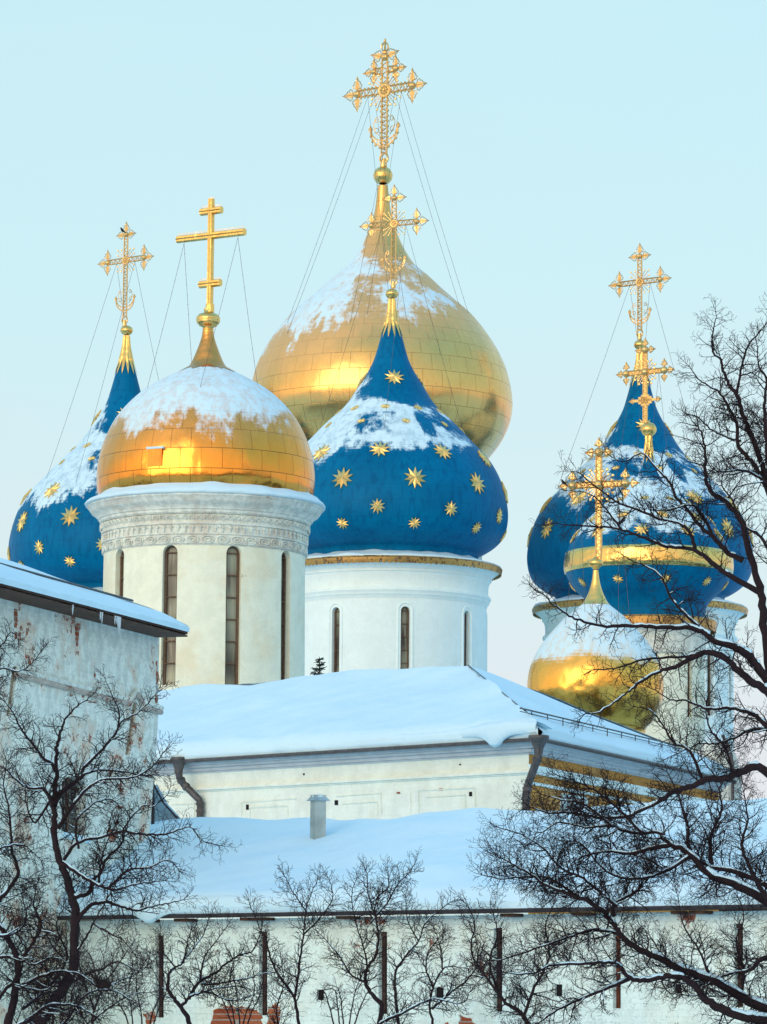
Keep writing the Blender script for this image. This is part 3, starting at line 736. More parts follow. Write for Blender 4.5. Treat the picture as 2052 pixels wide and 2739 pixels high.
# drum with niches
RT = 271 * k; dr = MB(); zT = td.z
dr.lathe(td.c, [(zT(1400), RT), (zT(1600), RT * 1.003), (zT(2150), RT * 1.02)], 120)
dr.poly([Vector((td.c[0] + RT * sin(a), td.c[1] - RT * cos(a), zT(1400))) for a in [-2 * pi * j / 120 for j in range(120)]])
dr.poly([Vector((td.c[0] + RT * 1.02 * sin(a), td.c[1] - RT * 1.02 * cos(a), zT(2150))) for a in [2 * pi * j / 120 for j in range(120)]])
tdr = dr.build('drum', W_TRI, tri, origin=(td.c[0], td.c[1], zT(2150)), weld=True)
A = [R(a) for a in (-53.5, -17, 19, 55.4, 91, -90)]
carve_niches(tdr, td, RT, A, 1489, 1855, 41, .34); smooth_by_angle(tdr, 30)
drum_windows(tdr, td, RT, A, 1489, 1855, 38, .34)
co = MB(); P = [(1352, 270), (1356, 315), (1359, 318), (1364, 318), (1367, 314), (1373, 311), (1380, 306), (1383, 300), (1392, 290), (1396, 289), (1398, 285), (1404, 284), (1408, 279)]
co.lathe(td.c, [(zT(a), b * k) for a, b in P], 160, wob=lambda an, z, r, i: (r + .012 * noise.noise(Vector((an * 9, i, 0))), z)); smooth_by_angle(co.build('cornice', STONE, tdr), 35)
fz = MB(); P = [(1408, 276), (1430, 276), (1431, 279.5), (1435, 279.5), (1436, 274), (1456, 274), (1457, 277.5), (1461, 277.5), (1462, 273.2), (1489, 273.2), (1490, 271.3)]
fz.lathe(td.c, [(zT(a), b * k) for a, b in P], 160)
def on_drum(an, y, out): r = 274 * k + out; return Vector((td.c[0] + r * sin(an), td.c[1] - r * cos(an), zT(y)))
N = 88
for j in range(N):
    a = 2 * pi * j / N; da = 2 * pi / N
    # row 1: beads and lozenges; row 2: stamped lilies; row 3: looping scroll
    q = [on_drum(a, 1411, .10), on_drum(a + da * .35, 1417, .10), on_drum(a, 1424, .10), on_drum(a - da * .35, 1417, .10)]
    fz.tube(q + [q[0]], .020, 3, False)
    fz.tube([on_drum(a + da * .5, 1412, .09), on_drum(a + da * .5, 1422, .09)], .025, 4)
    fz.tube([on_drum(a, 1438, .03), on_drum(a, 1455, .03)], .032, 4); fz.tube([on_drum(a - da * .32, 1442, .03), on_drum(a, 1446, .05), on_drum(a + da * .32, 1442, .03)], .024, 3)
    if j % 2 == 0:
        fz.tube([on_drum(a + da * (1 + .8 * cos(b)), 1475 - 9.5 * sin(b), .02) for b in [2 * pi * i / 10 for i in range(11)]], .024, 4, False)
        fz.tube([on_drum(a + da * (1 + .4 * cos(b)), 1476 - 4.5 * sin(b), .02) for b in [2 * pi * i / 8 for i in range(9)]], .022, 4, False)
        fz.tube([on_drum(a + da * b, 1486, .02) for b in (0, 1, 2)], .016, 3)
fz.build('frieze', STONE, tdr)
sn = MB(); sn.lathe(td.c, [(zT(1326), 284 * k), (zT(1334), 296 * k), (zT(1342), 312 * k), (zT(1349), 321 * k), (zT(1355), 325 * k), (zT(1359), 323 * k), (zT(1360), 314 * k)], 160,
                    wob=lambda an, z, r, i: (r + .05 * noise.noise(Vector((an * 6, 1, i * .3))), z + (.10 * noise.noise(Vector((an * 3.5, 5, i * .4))) if i < 3 else .02 * noise.noise(Vector((an * 14, 5, i))))))
sn.build('snow', SNOW, tdr, smooth=True)
mb = MB(); hs = 6.2; cr = [Vector((td.c[0] + hs * cos(a), td.c[1] + hs * sin(a), 0)) for a in [pi / 4 + R(-12) + pi / 2 * j for j in range(4)]]
mb.prism(cr, (0, 0, zT(2150))); mb.build('body', W_TRI, tri)

# ------------------------------------------------------------------ small church with a gold-banded blue dome (right)
DB = 158.0
BP = [(1170, 6), (1205, 8), (1235, 13), (1262, 24), (1290, 42), (1315, 68), (1338, 100), (1362, 134), (1390, 163), (1420, 188), (1450, 208), (1480, 220), (1508, 225), (1534, 223), (1560, 211), (1584, 192), (1604, 170), (1622, 157), (1645, 153), (1668, 153)]
bd = Dome(1735, 1500, DB, BP); k = bd.k
bch = empty('chapel', (bd.c[0], bd.c[1], 0), 'small church with a gold-banded blue dome before the right cathedral dome', 'church')
z1, z2 = bd.z(1482), bd.z(1534)
mb = MB(); mb.lathe(bd.c, bd.prof, 128); bdo = mb.build('dome', BLUE_S, bch, origin=(bd.c[0], bd.c[1], bd.prof[-1][0]), smooth=True)
mb = MB(); mb.lathe(bd.c, [(z1 + .02, bd.r_at(z1) + .01)] + [(z1 + (z2 - z1) * q, bd.r_at(z1 + (z2 - z1) * q) + .05) for q in (0, .2, .4, .6, .8, 1)] + [(z2 - .02, bd.r_at(z2))], 128); mb.build('gold_band', gold_mat('gilded_band', (.95, .62, .20), .2, (60, 3, .01), None, .3, 1.2), bdo, smooth=True)
for yy, off, rr in ((1570, 9, 14), (1440, -9, 20), (1395, 9, 16), (1345, -9, 12)):
    for j in range(10):
        az = R(off + 36 * j); az = (az + pi) % (2 * pi) - pi
        if abs(az) < R(110): put_star(bdo, bd, bd.z(yy), az, rr * k)
skirt(bdo, bd, 1165, 1205, 1240, 7, 12, 16, n=8)
mb = MB(); zb = bd.z(1149); mb.sphere((bd.c[0], bd.c[1], zb), 21.5 * k, 24, 16, (1, 1, .93)); mb.lathe(bd.c, [(zb - 19 * k, 6 * k), (zb - 30 * k, 6 * k)], 12); mb.build('ball', GOLD_P, bdo, smooth=True)
Xb, ub = ball_cross(bdo, (1726, 995), DB, 60, 61, 1130, R(35), True)
for sg, tg in ((-1, (1640, 1330)), (1, (1800, 1345)), (1, (1728, 1300))): chain(bdo, Xb.P(sg * ub * .72, -ub * .12), bd.hit(*tg), DB, 9)
dr = MB(); zl = bd.z; RB = 150 * k; dr.lathe(bd.c, [(zl(1690), RB), (zl(2250), RB)], 96)
dr.poly([Vector((bd.c[0] + RB * sin(a), bd.c[1] - RB * cos(a), zl(1690))) for a in [-2 * pi * j / 96 for j in range(96)]])
dr.poly([Vector((bd.c[0] + RB * sin(a), bd.c[1] - RB * cos(a), zl(2250))) for a in [2 * pi * j / 96 for j in range(96)]])
bdr = dr.build('drum', W_TRI, bch, origin=(bd.c[0], bd.c[1], zl(2250)), weld=True)
A = [R(a) for a in (-40, 2, 43, 88)]
carve_niches(bdr, bd, RB, A, 1752, 1925, 17, .3); drum_windows(bdr, bd, RB, A, 1752, 1925, 15, .3); smooth_by_angle(bdr, 30)
co = MB(); co.lathe(bd.c, [(zl(a), b * k) for a, b in ((1660, 154), (1663, 178), (1668, 180), (1676, 176), (1690, 166), (1700, 158), (1708, 157), (1712, 154), (1752, 153), (1756, 156), (1760, 151))], 128); smooth_by_angle(co.build('cornice', STONE, bdr), 35)
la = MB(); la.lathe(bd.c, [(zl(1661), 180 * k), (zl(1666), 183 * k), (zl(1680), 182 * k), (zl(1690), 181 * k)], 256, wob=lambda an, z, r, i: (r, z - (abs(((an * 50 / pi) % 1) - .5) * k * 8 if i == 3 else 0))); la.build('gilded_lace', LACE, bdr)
mb = MB(); hs = 4.2; cr = [Vector((bd.c[0] + hs * cos(a), bd.c[1] + hs * sin(a), 0)) for a in [pi / 4 + R(-30) + pi / 2 * j for j in range(4)]]
mb.prism(cr, (0, 0, zl(2250))); mb.build('body', W_TRI, bch)

# ------------------------------------------------------------------ chapel with the low golden dome
DS = 118.0
SP = [(1525, 6), (1550, 9), (1575, 15), (1597, 24), (1614, 34), (1632, 56), (1655, 84), (1680, 108), (1705, 130), (1735, 152), (1770, 170), (1805, 180), (1837, 183), (1870, 180), (1900, 170), (1925, 155), (1945, 138), (1958, 134), (1965, 134)]
sd_ = Dome(1593, 1830, DS, SP); k = sd_.k
sch = empty('chapel', (sd_.c[0], sd_.c[1], 0), 'chapel behind the hall roof with a low snow-capped golden onion dome', 'chapel')
mb = MB(); mb.lathe(sd_.c, [p for p in sd_.prof if p[0] < sd_.z(1610)], 128); sdo = mb.build('dome', GOLD_SMALL, sch, origin=(sd_.c[0], sd_.c[1], sd_.prof[-1][0]), smooth=True)
mb = MB(); mb.lathe(sd_.c, [(z, r + .01) for z, r in sd_.prof if z > sd_.z(1619)], 48); mb.build('spire', GOLD_P, sdo, smooth=True)
mb = MB(); zb = sd_.z(1507); r = 20 * k; mb.lathe(sd_.c, [(zb + r * .9, r * .3), (zb + r * .6, r * .45), (zb + r * .45, r * .85), (zb + r * .1, r), (zb - r * .25, r * .95), (zb - r * .5, r * .6), (zb - r * .8, r * .35)], 24); mb.build('ball', GOLD_P, sdo, smooth=True)
Xs, us = ball_cross(sdo, (1602, 1296), DS, 75, 88, 1495, R(22))
for sg, tg in ((-1, (1512, 1672)), (-1, (1565, 1640)), (1, (1688, 1690)), (1, (1655, 1660))): chain(sdo, Xs.P(sg * us * .72, -us * .12), sd_.hit(*tg), DS, 9)
mb = MB(); zl = sd_.z; mb.lathe(sd_.c, [(zl(1962), 134 * k), (zl(1968), 138 * k), (zl(1974), 136 * k), (zl(1976), 131 * k), (zl(2000), 131 * k), (zl(2002), 142 * k), (zl(2012), 142 * k), (zl(2014), 128 * k), (zl(2300), 128 * k)], 96)
so_ = mb.build('drum', W_TRI, sch, origin=(sd_.c[0], sd_.c[1], zl(2300)))
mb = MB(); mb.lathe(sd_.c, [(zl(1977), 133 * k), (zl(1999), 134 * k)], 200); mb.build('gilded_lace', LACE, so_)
mb = MB(); hs = 2.4; cr = [Vector((sd_.c[0] + hs * cos(a), sd_.c[1] + hs * sin(a), 0)) for a in [pi / 4 + pi / 2 * j for j in range(4)]]; mb.prism(cr, (0, 0, zl(2290))); mb.build('body', W_TRI, sch)

# ------------------------------------------------------------------ helpers for buildings
def snow_slab(P00, P10, P11, P01, th, nu, nv, seed=0, lump=.12, lip=.10):
    """thick rounded blanket of snow on a roof plane. P00-P10 = eave, P01-P11 = top. Returns MB"""
    mb = MB(); n = (P10 - P00).cross(P01 - P00).normalized()
    if n.z < 0: n = -n
    out = (P00 - P01); out.z = 0; out.normalize()
    def top(u, v):
        p = P00.lerp(P10, u).lerp(P01.lerp(P11, u), v)
        e = min(1, v * nv / 2.0); h = th * (.35 + .65 * math.sqrt(max(e, 0)))
        h += lump * noise.noise(Vector((p.x * .35, p.y * .35, seed))) * min(1, v * 4 + .25) + lump * .35 * noise.noise(Vector((p.x * 1.3, p.y * 1.3, seed + 9)))
        q = p + Vector((0, 0, max(h, .03)))
        if v == 0: q += out * (lip + .10 * noise.noise(Vector((u * 40, seed, 0))))
        return q
    mb.grid(top, nu, nv)
    mb.grid(lambda u, v: (top(u, 0) * (1 - v) + (P00.lerp(P10, u) + out * .03 - Vector((0, 0, .02))) * v), nu, 2)
    return mb

# ------------------------------------------------------------------ HALL (upper white building with hipped snow roof)
DHc = 85.0
def at_h(px, z):
    """point seen at pixel column px lying at height z, given its eave pixel -> via distance"""
    pass
cor = U(1440, 1972, DHc); ez = cor.z
def depth_for(px, py, z):
    d = ray(px, py); t = (z - CAMLOC.z) / d.z; return CAMLOC + d * t
eL = depth_for(410, 2036, ez); eR = depth_for(1960, 2086, ez)
dl = (eL - cor); dl.z = 0; dl.normalize(); drr = (eR - cor); drr.z = 0; drr.normalize()
eLL = cor + dl * ((eL - cor).length + 6.0)
hall = empty('hall', (cor.x, cor.y, 0), 'long white hall with a hipped snow-covered roof behind the fortress wall', 'hall')
rg = U(1252, 1783, 93.0) - Vector((0, 0, .30)); rgL = rg + dl * ((eLL - cor).length - 3.0)
far = rg * 2 - cor; far.z = ez
def wallpts(inset): # wall foot line corners set in from the eave
    nl = Vector((dl.y, -dl.x, 0)); 
    return None
inL = Vector((-dl.y, dl.x, 0));  inL = inL if inL.dot(rg - cor) > 0 else -inL
inR = Vector((-drr.y, drr.x, 0)); inR = inR if inR.dot(rg - cor) > 0 else -inR
def corner_in(d):
    # intersection of the two facades each moved inwards by d
    A_ = cor + inL * d; B_ = cor + inR * d; den = dl.x * drr.y - dl.y * drr.x
    s_ = ((B_ - A_).x * drr.y - (B_ - A_).y * drr.x) / den; return A_ + dl * s_
def ring_box(mb, d, z0, z1, lenL, lenR):
    c = corner_in(d); a = c + dl * lenL; b = c + drr * lenR
    for (p, q, n_) in ((a, c, inL), (c, b, inR)):
        p, q = Vector((p.x, p.y, z0)), Vector((q.x, q.y, z0))
        mb.add([p, q, q + Vector((0, 0, z1 - z0)), p + Vector((0, 0, z1 - z0))], [(0, 1, 2, 3)])
LL = (eLL - cor).length - .4; LR = (eR - cor).length - .4
def facade(mb, d, z0, z1, side, L):
    c = corner_in(d); dv, n_ = (dl, inL) if side == 'L' else (drr, inR)
    e = c + dv * L; mb.prism([Vector((c.x, c.y, z0)), Vector((e.x, e.y, z0)), Vector((e.x, e.y, z0)) + n_ * .35, Vector((c.x, c.y, z0)) + n_ * .35 + (dv * .35)], (0, 0, z1 - z0))
mb = MB(); facade(mb, .45, 0, ez - .12, 'L', LL); wl = mb.build('wall', W_HALL, hall, fix=True)
mb = MB(); facade(mb, .45, 0, ez - .12, 'R', LR); wr = mb.build('wall', OCHRE, hall, fix=True); wr['label'] = 'ochre side wall with white bands'
kh = DHc / F
def band(mb, dz0, dz1, outw, side):
    dv, n_ = (dl, inL) if side == 'L' else (drr, inR); L = LL if side == 'L' else LR
    c = corner_in(.45 - outw); e = c + dv * (L + outw); z0, z1 = ez - dz1 * kh, ez - dz0 * kh
    mb.prism([Vector((c.x, c.y, z0)), Vector((e.x, e.y, z0)), Vector((e.x, e.y, z0)) + n_ * (outw + .01), Vector((c.x, c.y, z0)) + n_ * (outw + .01) + dv * (outw)], (0, 0, z1 - z0))
mb = MB()
for side in 'LR':
    for d0, d1, o in ((3, 10, .40), (10.2, 17, .31), (17.2, 24, .22), (24.2, 34, .12), (34.2, 38, .06)): band(mb, d0, d1, o, side)
hc = mb.build('cornice', simple('hall_cornice', (.60, .64, .66), .85, 0, 3, .15, .1), wl, fix=True)
mb = MB()
for d0, d1, o in ((78, 82, .05), (82.2, 89, .10), (89.2, 93, .04)): band(mb, d0, d1, o, 'L')
mb.build('string_course', W_HALL, wl, fix=True)
mb = MB()
for d0, d1, o in ((66, 84, .06), (84.2, 90, .10), (112, 120, .05)): band(mb, d0, d1, o, 'R')
# white window surrounds on the ochre side
c = corner_in(.45)
for q in (3.0, 7.0, 11.0):
    for (x0, x1, z0, z1) in ((q - .85, q + .85, 128, 134), (q - .9, q - .6, 134, 190), (q + .6, q + .9, 134, 190)):
        a = c + drr * x0; b = c + drr * x1; mb.prism([Vector((a.x, a.y, ez - z1 * kh)) - inR * .07, Vector((b.x, b.y, ez - z1 * kh)) - inR * .07, Vector((b.x, b.y, ez - z1 * kh)), Vector((a.x, a.y, ez - z1 * kh))], (0, 0, (z1 - z0) * kh))
mb.build('string_course', W_ASS, wr, fix=True)
for q in (3.0, 7.0, 11.0):
    a = c + drr * (q - .6); b = c + drr * (q + .6); m = MB(); z0 = ez - 190 * kh; h = 56 * kh
    m.prism([Vector((a.x, a.y, z0)) - inR * .02, Vector((b.x, b.y, z0)) - inR * .02, Vector((b.x, b.y, z0)) + inR * .02, Vector((a.x, a.y, z0)) + inR * .02], (0, 0, h)); m.cur = 1
    for t_ in (.0, .5, 1.0): p = a.lerp(b, t_); m.tube([Vector((p.x, p.y, z0)) - inR * .03, Vector((p.x, p.y, z0 + h)) - inR * .03], .035, 4)
    m.tube([Vector((a.x, a.y, z0 + h * .6)) - inR * .03, Vector((b.x, b.y, z0 + h * .6)) - inR * .03], .03, 4); m.build('window', [GLASS, W_ASS], wr)
# recessed panels outlined on the long wall, and plates for small holes
def wl_pt(px, py, outw):
    """point on the long wall seen at a pixel"""
    c = corner_in(.45 - outw); n_ = -inL; d = ray(px, py); t = (c - CAMLOC).dot(n_) / d.dot(n_); return CAMLOC + d * t
pm = MB()
def outline(quad, r=.018):
    pm = MB(); P = [wl_pt(x, y, .012) for x, y in quad]; pm.tube(P, r, 4); pm.build('panel_moulding', W_HALL, wl)
outline([(646, 2190), (647, 2146), (792, 2136)]); outline([(668, 2186), (670, 2160), (770, 2155), (770, 2182)]); outline([(900, 2130), (1020, 2121), (1020, 2178)]); outline([(918, 2150), (1010, 2144), (1010, 2180)])
outline([(1120, 2172), (1120, 2114), (1270, 2107), (1272, 2165)]); outline([(1140, 2132), (1245, 2126), (1245, 2168)]); outline([(458, 2152), (520, 2150), (520, 2195)]); outline([(1098, 2120), (1098, 2176)])
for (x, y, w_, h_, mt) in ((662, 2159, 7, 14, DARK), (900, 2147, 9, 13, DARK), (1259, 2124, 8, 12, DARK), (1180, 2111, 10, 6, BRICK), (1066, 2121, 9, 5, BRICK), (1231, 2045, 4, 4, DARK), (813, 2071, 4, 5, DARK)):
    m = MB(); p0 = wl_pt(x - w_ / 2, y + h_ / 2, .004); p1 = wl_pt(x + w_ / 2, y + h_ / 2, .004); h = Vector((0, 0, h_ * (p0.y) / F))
    m.prism([p0, p1, p1 + h, p0 + h], inL * -.006); m.build('putlog_plate', mt, wl)  # dark plates on the wall face stand for shade in small holes
# roof: boards under the snow + snow blanket
mb = MB(); lo = .05
for quad in ((eLL, cor, rg, rgL), (cor, eR, rg, rg), (eR, far, rg, rg), (far, eLL + (far - cor), rgL, rg)):
    q = [quad[0], quad[1], quad[2]] + ([quad[3]] if quad[3] is not quad[2] else [])
    mb.prism([Vector(p) - Vector((0, 0, lo)) for p in q], (0, 0, lo * .8))
roof = mb.build('roof', BLACKTIN, hall, fix=True)
def tri_slab(mb, A_, B_, C_, th, n, seed, lip=.1):
    """snow over a triangular hip: A-B eave, C apex"""
    out = ((A_ + B_) / 2 - C_); out.z = 0; out.normalize(); rows = []
    for j in range(n + 1):
        v = j / n; row = []
        for i in range(n + 1):
            u = i / n; p = A_.lerp(B_, u).lerp(C_, v); h = th * (.4 + .6 * math.sqrt(min(1, v * 6))) + .10 * noise.noise(Vector((p.x * .4, p.y * .4, seed)))
            q = p + Vector((0, 0, h)); 
            if j == 0: q += out * lip
            row.append(q)
        rows.append(row)
    vs = [q for r_ in rows for q in r_]; mb.add(vs, [(j * (n + 1) + i, j * (n + 1) + i + 1, (j + 1) * (n + 1) + i + 1, (j + 1) * (n + 1) + i) for j in range(n) for i in range(n)])
    mb.add([rows[0][i] for i in range(n + 1)] + [A_.lerp(B_, i / n) + out * .03 - Vector((0, 0, .02)) for i in range(n + 1)], [(i + 1, i, n + 1 + i, n + 2 + i) for i in range(n)])
sb = snow_slab(eLL, cor, rg, rgL, .34, 200, 50, 3, .17, .10)
tri_slab(sb, cor, eR, rg, .30, 34, 5); tri_slab(sb, eR, far, rg, .30, 12, 6)
fb = far + (eLL - cor); bk = snow_slab(fb, far, rg, rgL, .3, 40, 12, 4, .1, .08); sb.add(bk.v, bk.f)
# slumped snow lip at the corner
def slump(mb, along, L, out_, z0, prof, n=40):
    """curled lip of sliding snow: prof(u) -> (bulge out, droop, height)"""
    rows = []
    for i in range(n + 1):
        u = i / n; b, dr_, h = prof(u); p = along(u); nz = .03 * noise.noise(p * 3)
        rows.append([p - out_ * .45 + Vector((0, 0, z0 + .10)), p - out_ * .2 + Vector((0, 0, z0 + h * .8 + nz)), p + out_ * b * .5 + Vector((0, 0, z0 + h + nz)), p + out_ * (b + nz) + Vector((0, 0, z0 + h * .55)), p + out_ * b * .95 + Vector((0, 0, z0 - dr_ * .7)), p + out_ * b * .5 + Vector((0, 0, z0 - dr_)), p + out_ * .01 + Vector((0, 0, z0 - dr_ * .25 - .02))])
    vs = [q for r_ in rows for q in r_]; m_ = 7
    mb.add(vs, [(i * m_ + j, i * m_ + j + 1, (i + 1) * m_ + j + 1, (i + 1) * m_ + j) for i in range(n) for j in range(m_ - 1)])
def bellp(u, c, w): return math.exp(-((u - c) / w) ** 2)
slump(sb, lambda u: cor + dl * (4.4 * u), 0, -inL, .10, lambda u: (.05 + .17 * bellp(u, .25, .2) * (1 - u), .02 + .26 * bellp(u, .27, .07), .14 + .16 * bellp(u, .2, .28)))
sn = sb.build('snow', SNOW, roof, smooth=True, weld=True)
# hip batten and rails peeping out of the snow
mb = MB(); mb.tube([rg.lerp(cor, t_) + Vector((0, 0, .335)) for t_ in (.0, .2, .4, .6, .72)], .016, 4)
up_r = (rg - (cor + eR) / 2); up_r.normalize()
P = [cor.lerp(eR, t_) + up_r * .55 + Vector((0, 0, .42)) for t_ in (.02, .3, .6, .95)]
mb.tube(P, .018, 4); mb.tube([p - Vector((0, 0, .07)) for p in P], .010, 4)
for t_ in [i / 14 for i in range(1, 14)]: p = cor.lerp(eR, t_) + up_r * .55; mb.tube([p + Vector((0, 0, .1)), p + Vector((0, 0, .42))], .012, 4)
mb.build('snow_rail', PIPE, roof)
mb = MB(); mb.tube([eLL - inL * .06 - Vector((0, 0, .05)), cor - inL * .06 - Vector((0, 0, .05))], .045, 8); mb.tube([cor - inR * .06 - Vector((0, 0, .05)), eR - inR * .06 - Vector((0, 0, .05))], .045, 8); mb.build('gutter', PIPE, roof)
def downpipe(pix, D_, r, head):
    mb = MB(); pts = [wl_pt(x, y, dd) if D_ is None else U(x, y, D_ + dd) for x, y, dd in pix]; mb.tube(pts, r, 10)
    for p, q in zip(pts[1:-1], pts[2:]): mb.tube([p + (q - p).normalized() * .05, p + (q - p).normalized() * .11], r * 1.22, 10)
    t = pts[0]; hw = head
    mb.lathe((t.x, t.y), [(t.z + .30, hw), (t.z + .24, hw * 1.03), (t.z + .22, hw * .92), (t.z + .02, r * 1.2), (t.z - .08, r * 1.1)], 14)
    mb.build('downpipe', PIPE, hall, smooth=False)
yl = depth_for(474, 2034, ez).y
downpipe([(478, 2060, .50), (480, 2080, .46), (492, 2098, .34), (534, 2140, .14), (536, 2160, .12), (534, 2225, .12), (533, 2340, .12)], None, .085, .19)
downpipe([(1441, 2005, -.05), (1440, 2024, -.05), (1412, 2100, .2), (1408, 2125, .2), (1404, 2250, .2)], DHc + .05, .085, .22)

# small snowy turret behind the hall, far right
c = U(1917, 2000, 112); tw = empty('turret', (c.x, c.y, 0), 'small grey turret with a snowy conical cap at the far right', 'turret')
mb = MB(); zt, zb = U(1917, 1965, 112).z, U(1917, 2090, 112).z; mb.lathe((c.x, c.y), [(zt, .12), (zt - .12, .3), ((zt + zb) / 2 + .2, .50), (zb + .1, .72), (zb, .70), (0, .70)], 16); to = mb.build('wall', STONE, tw)
mb = MB(); mb.lathe((c.x, c.y), [(zt + .10, .03), (zt + .06, .15), (zt - .10, .34), (zt - .3, .40)], 16); mb.build('snow', SNOW, to, smooth=True)
mb = MB(); mb.tube([U(x, y, 111.3) for x, y in ((1932, 1966), (1945, 1990), (1956, 2020), (1960, 2062), (1960, 2200))], .05, 6); mb.build('downpipe', PIPE, tw)

# ------------------------------------------------------------------ FORTRESS WALL with slit openings and its lean-to snow roof
wl0 = U(215, 2446, 68.0); wz = wl0.z
wA = wl0; wB = depth_for(2100, 2414, wz); wd = (wB - wA); wd.z = 0; wd.normalize(); wn = Vector((-wd.y, wd.x, 0)); wn = wn if wn.y > 0 else -wn
fw = empty('fortress_wall', (wA.x, wA.y, 0), 'long whitewashed fortress wall with tall dark slots under a snow-covered lean-to roof', 'wall')
B2 = wA + wd * ((wB - wA).length + 4); A2 = wA - wd * 4.5
face_in = .38
def W(px, py, dpt=0.0):
    """point on the wall face seen at a pixel, pushed in by dpt"""
    c = wA + wn * (face_in); n_ = wn; d = ray(px, py); t = (c - CAMLOC).dot(n_) / d.dot(n_); return CAMLOC + d * t + wn * dpt
a_, b_ = A2 + wn * face_in, B2 + wn * face_in
mb = MB(); mb.prism([Vector((a_.x, a_.y, 0)), Vector((b_.x, b_.y, 0)), Vector((b_.x, b_.y, 0)) + wn * 2.2, Vector((a_.x, a_.y, 0)) + wn * 2.2], (0, 0, wz - .10))
wo = mb.build('wall', W_WALL, fw, fix=True)
slots = [(427, 2502, 2722, 22), (704, 2492, 2716, 22), (1024, 2492, 2712, 23), (1332, 2482, 2706, 23), (1650, 2480, 2697, 21), (1976, 2470, 2694, 23)]
holes = [(857, 2661, 19, 28), (1175, 2655, 24, 28), (1494, 2649, 20, 32), (1813, 2645, 20, 24)]
cm = MB()
for (x, y0, y1, w_) in slots:
    p = [W(x - w_ / 2, y1), W(x + w_ / 2, y1), W(x + w_ / 2, y0), W(x - w_ / 2, y0)]; cm.prism([q - wn * .3 for q in p], wn * .68)
for (x, y, w_, h_) in holes:
    p = [W(x - w_ / 2, y + h_ / 2), W(x + w_ / 2, y + h_ / 2), W(x + w_ / 2, y - h_ / 2), W(x - w_ / 2, y - h_ / 2)]; cm.prism([q - wn * .3 for q in p], wn * .60)
cut = cm.build('cutter', DARK, fix=True); carve(wo, cut)
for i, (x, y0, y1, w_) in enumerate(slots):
    m = MB(); p = [W(x - w_ / 2 - .5, y1 + 1), W(x + w_ / 2 + .5, y1 + 1), W(x + w_ / 2 + .5, y0 - 1), W(x - w_ / 2 - .5, y0 - 1)]; m.prism([q + wn * .14 for q in p], wn * .015)  # dark sheet stands for the shade deep in the slot
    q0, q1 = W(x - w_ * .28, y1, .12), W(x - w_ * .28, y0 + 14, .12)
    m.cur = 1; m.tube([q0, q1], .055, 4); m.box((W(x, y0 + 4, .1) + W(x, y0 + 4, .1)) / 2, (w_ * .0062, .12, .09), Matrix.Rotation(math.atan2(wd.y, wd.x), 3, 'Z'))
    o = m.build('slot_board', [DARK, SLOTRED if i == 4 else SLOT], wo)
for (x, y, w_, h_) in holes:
    m = MB(); p = [W(x - w_ / 2 - .5, y + h_ / 2 + 1), W(x + w_ / 2 + .5, y + h_ / 2 + 1), W(x + w_ / 2 + .5, y - h_ / 2 - 1), W(x - w_ / 2 - .5, y - h_ / 2 - 1)]; m.prism([q + wn * .045 for q in p], wn * .015); m.build('embrasure_shade', DARK, wo)  # dark sheet set near the mouth stands for shade inside the hole
# flaked brick patches at the foot of the wall
def patch(parent, pts, fn, mat, n_, th=.012, seed=0):
    rp = random.Random(seed); P = []; xs_ = [q[0] for q in pts]; ys_ = [q[1] for q in pts]; jx = min(4, (max(xs_) - min(xs_)) * .09); jy = min(3, (max(ys_) - min(ys_)) * .07)
    for i in range(len(pts)):
        a = pts[i]; b = pts[(i + 1) % len(pts)]
        for t in (0, .2, .4, .6, .8): P.append(fn(a[0] + (b[0] - a[0]) * t + rp.uniform(-jx, jx), a[1] + (b[1] - a[1]) * t + rp.uniform(-jy, jy)))
    m = MB(); m.prism([q - n_ * th for q in P], n_ * th * .8); m.build('bare_brick', mat, parent, fix=True)
patch(wo, [(575, 2700), (610, 2692), (655, 2694), (690, 2704), (700, 2720), (702, 2760), (560, 2760)], W, BRICK, wn, .012, 1)
patch(wo, [(716, 2700), (738, 2684), (752, 2700), (748, 2745), (716, 2745)], W, BRICK, wn, .012, 2)
patch(wo, [(385, 2712), (412, 2706), (418, 2730), (395, 2742)], W, BRICK, wn, .012, 3)
patch(wo, [(1230, 2716), (1262, 2726), (1275, 2745), (1225, 2748)], W, BRICK, wn, .012, 4)
# lean-to roof
S = .33; run = 4.75
tA, tB = A2 + wn * run + Vector((0, 0, S * run)), B2 + wn * run + Vector((0, 0, S * run))
mb = MB(); mb.prism([A2 - Vector((0, 0, .09)), B2 - Vector((0, 0, .09)), tB - Vector((0, 0, .09)), tA - Vector((0, 0, .09))], (0, 0, .07))
rre = random.Random(12)
for i in range(9):   # a few board ends hang under the eave
    p = A2.lerp(B2, rre.uniform(.25, .98)); mb.box(p + wn * .22 - Vector((0, 0, .115)), (rre.uniform(.1, .35), .25, .05), Matrix.Rotation(math.atan2(wd.y, wd.x), 3, 'Z'))
ro = mb.build('roof', WOOD, fw, fix=True)
def roofpt(px, py, up=0):
    """point on the lean-to roof plane seen at a pixel"""
    n_ = (tA - A2).cross(B2 - A2).normalized(); d = ray(px, py); t = (A2 - CAMLOC).dot(n_) / d.dot(n_); return CAMLOC + d * t + Vector((0, 0, up))
sb = snow_slab(A2, B2, tB, tA, .27, 260, 50, 11, .15, .08)
ch = roofpt(852, 2280)
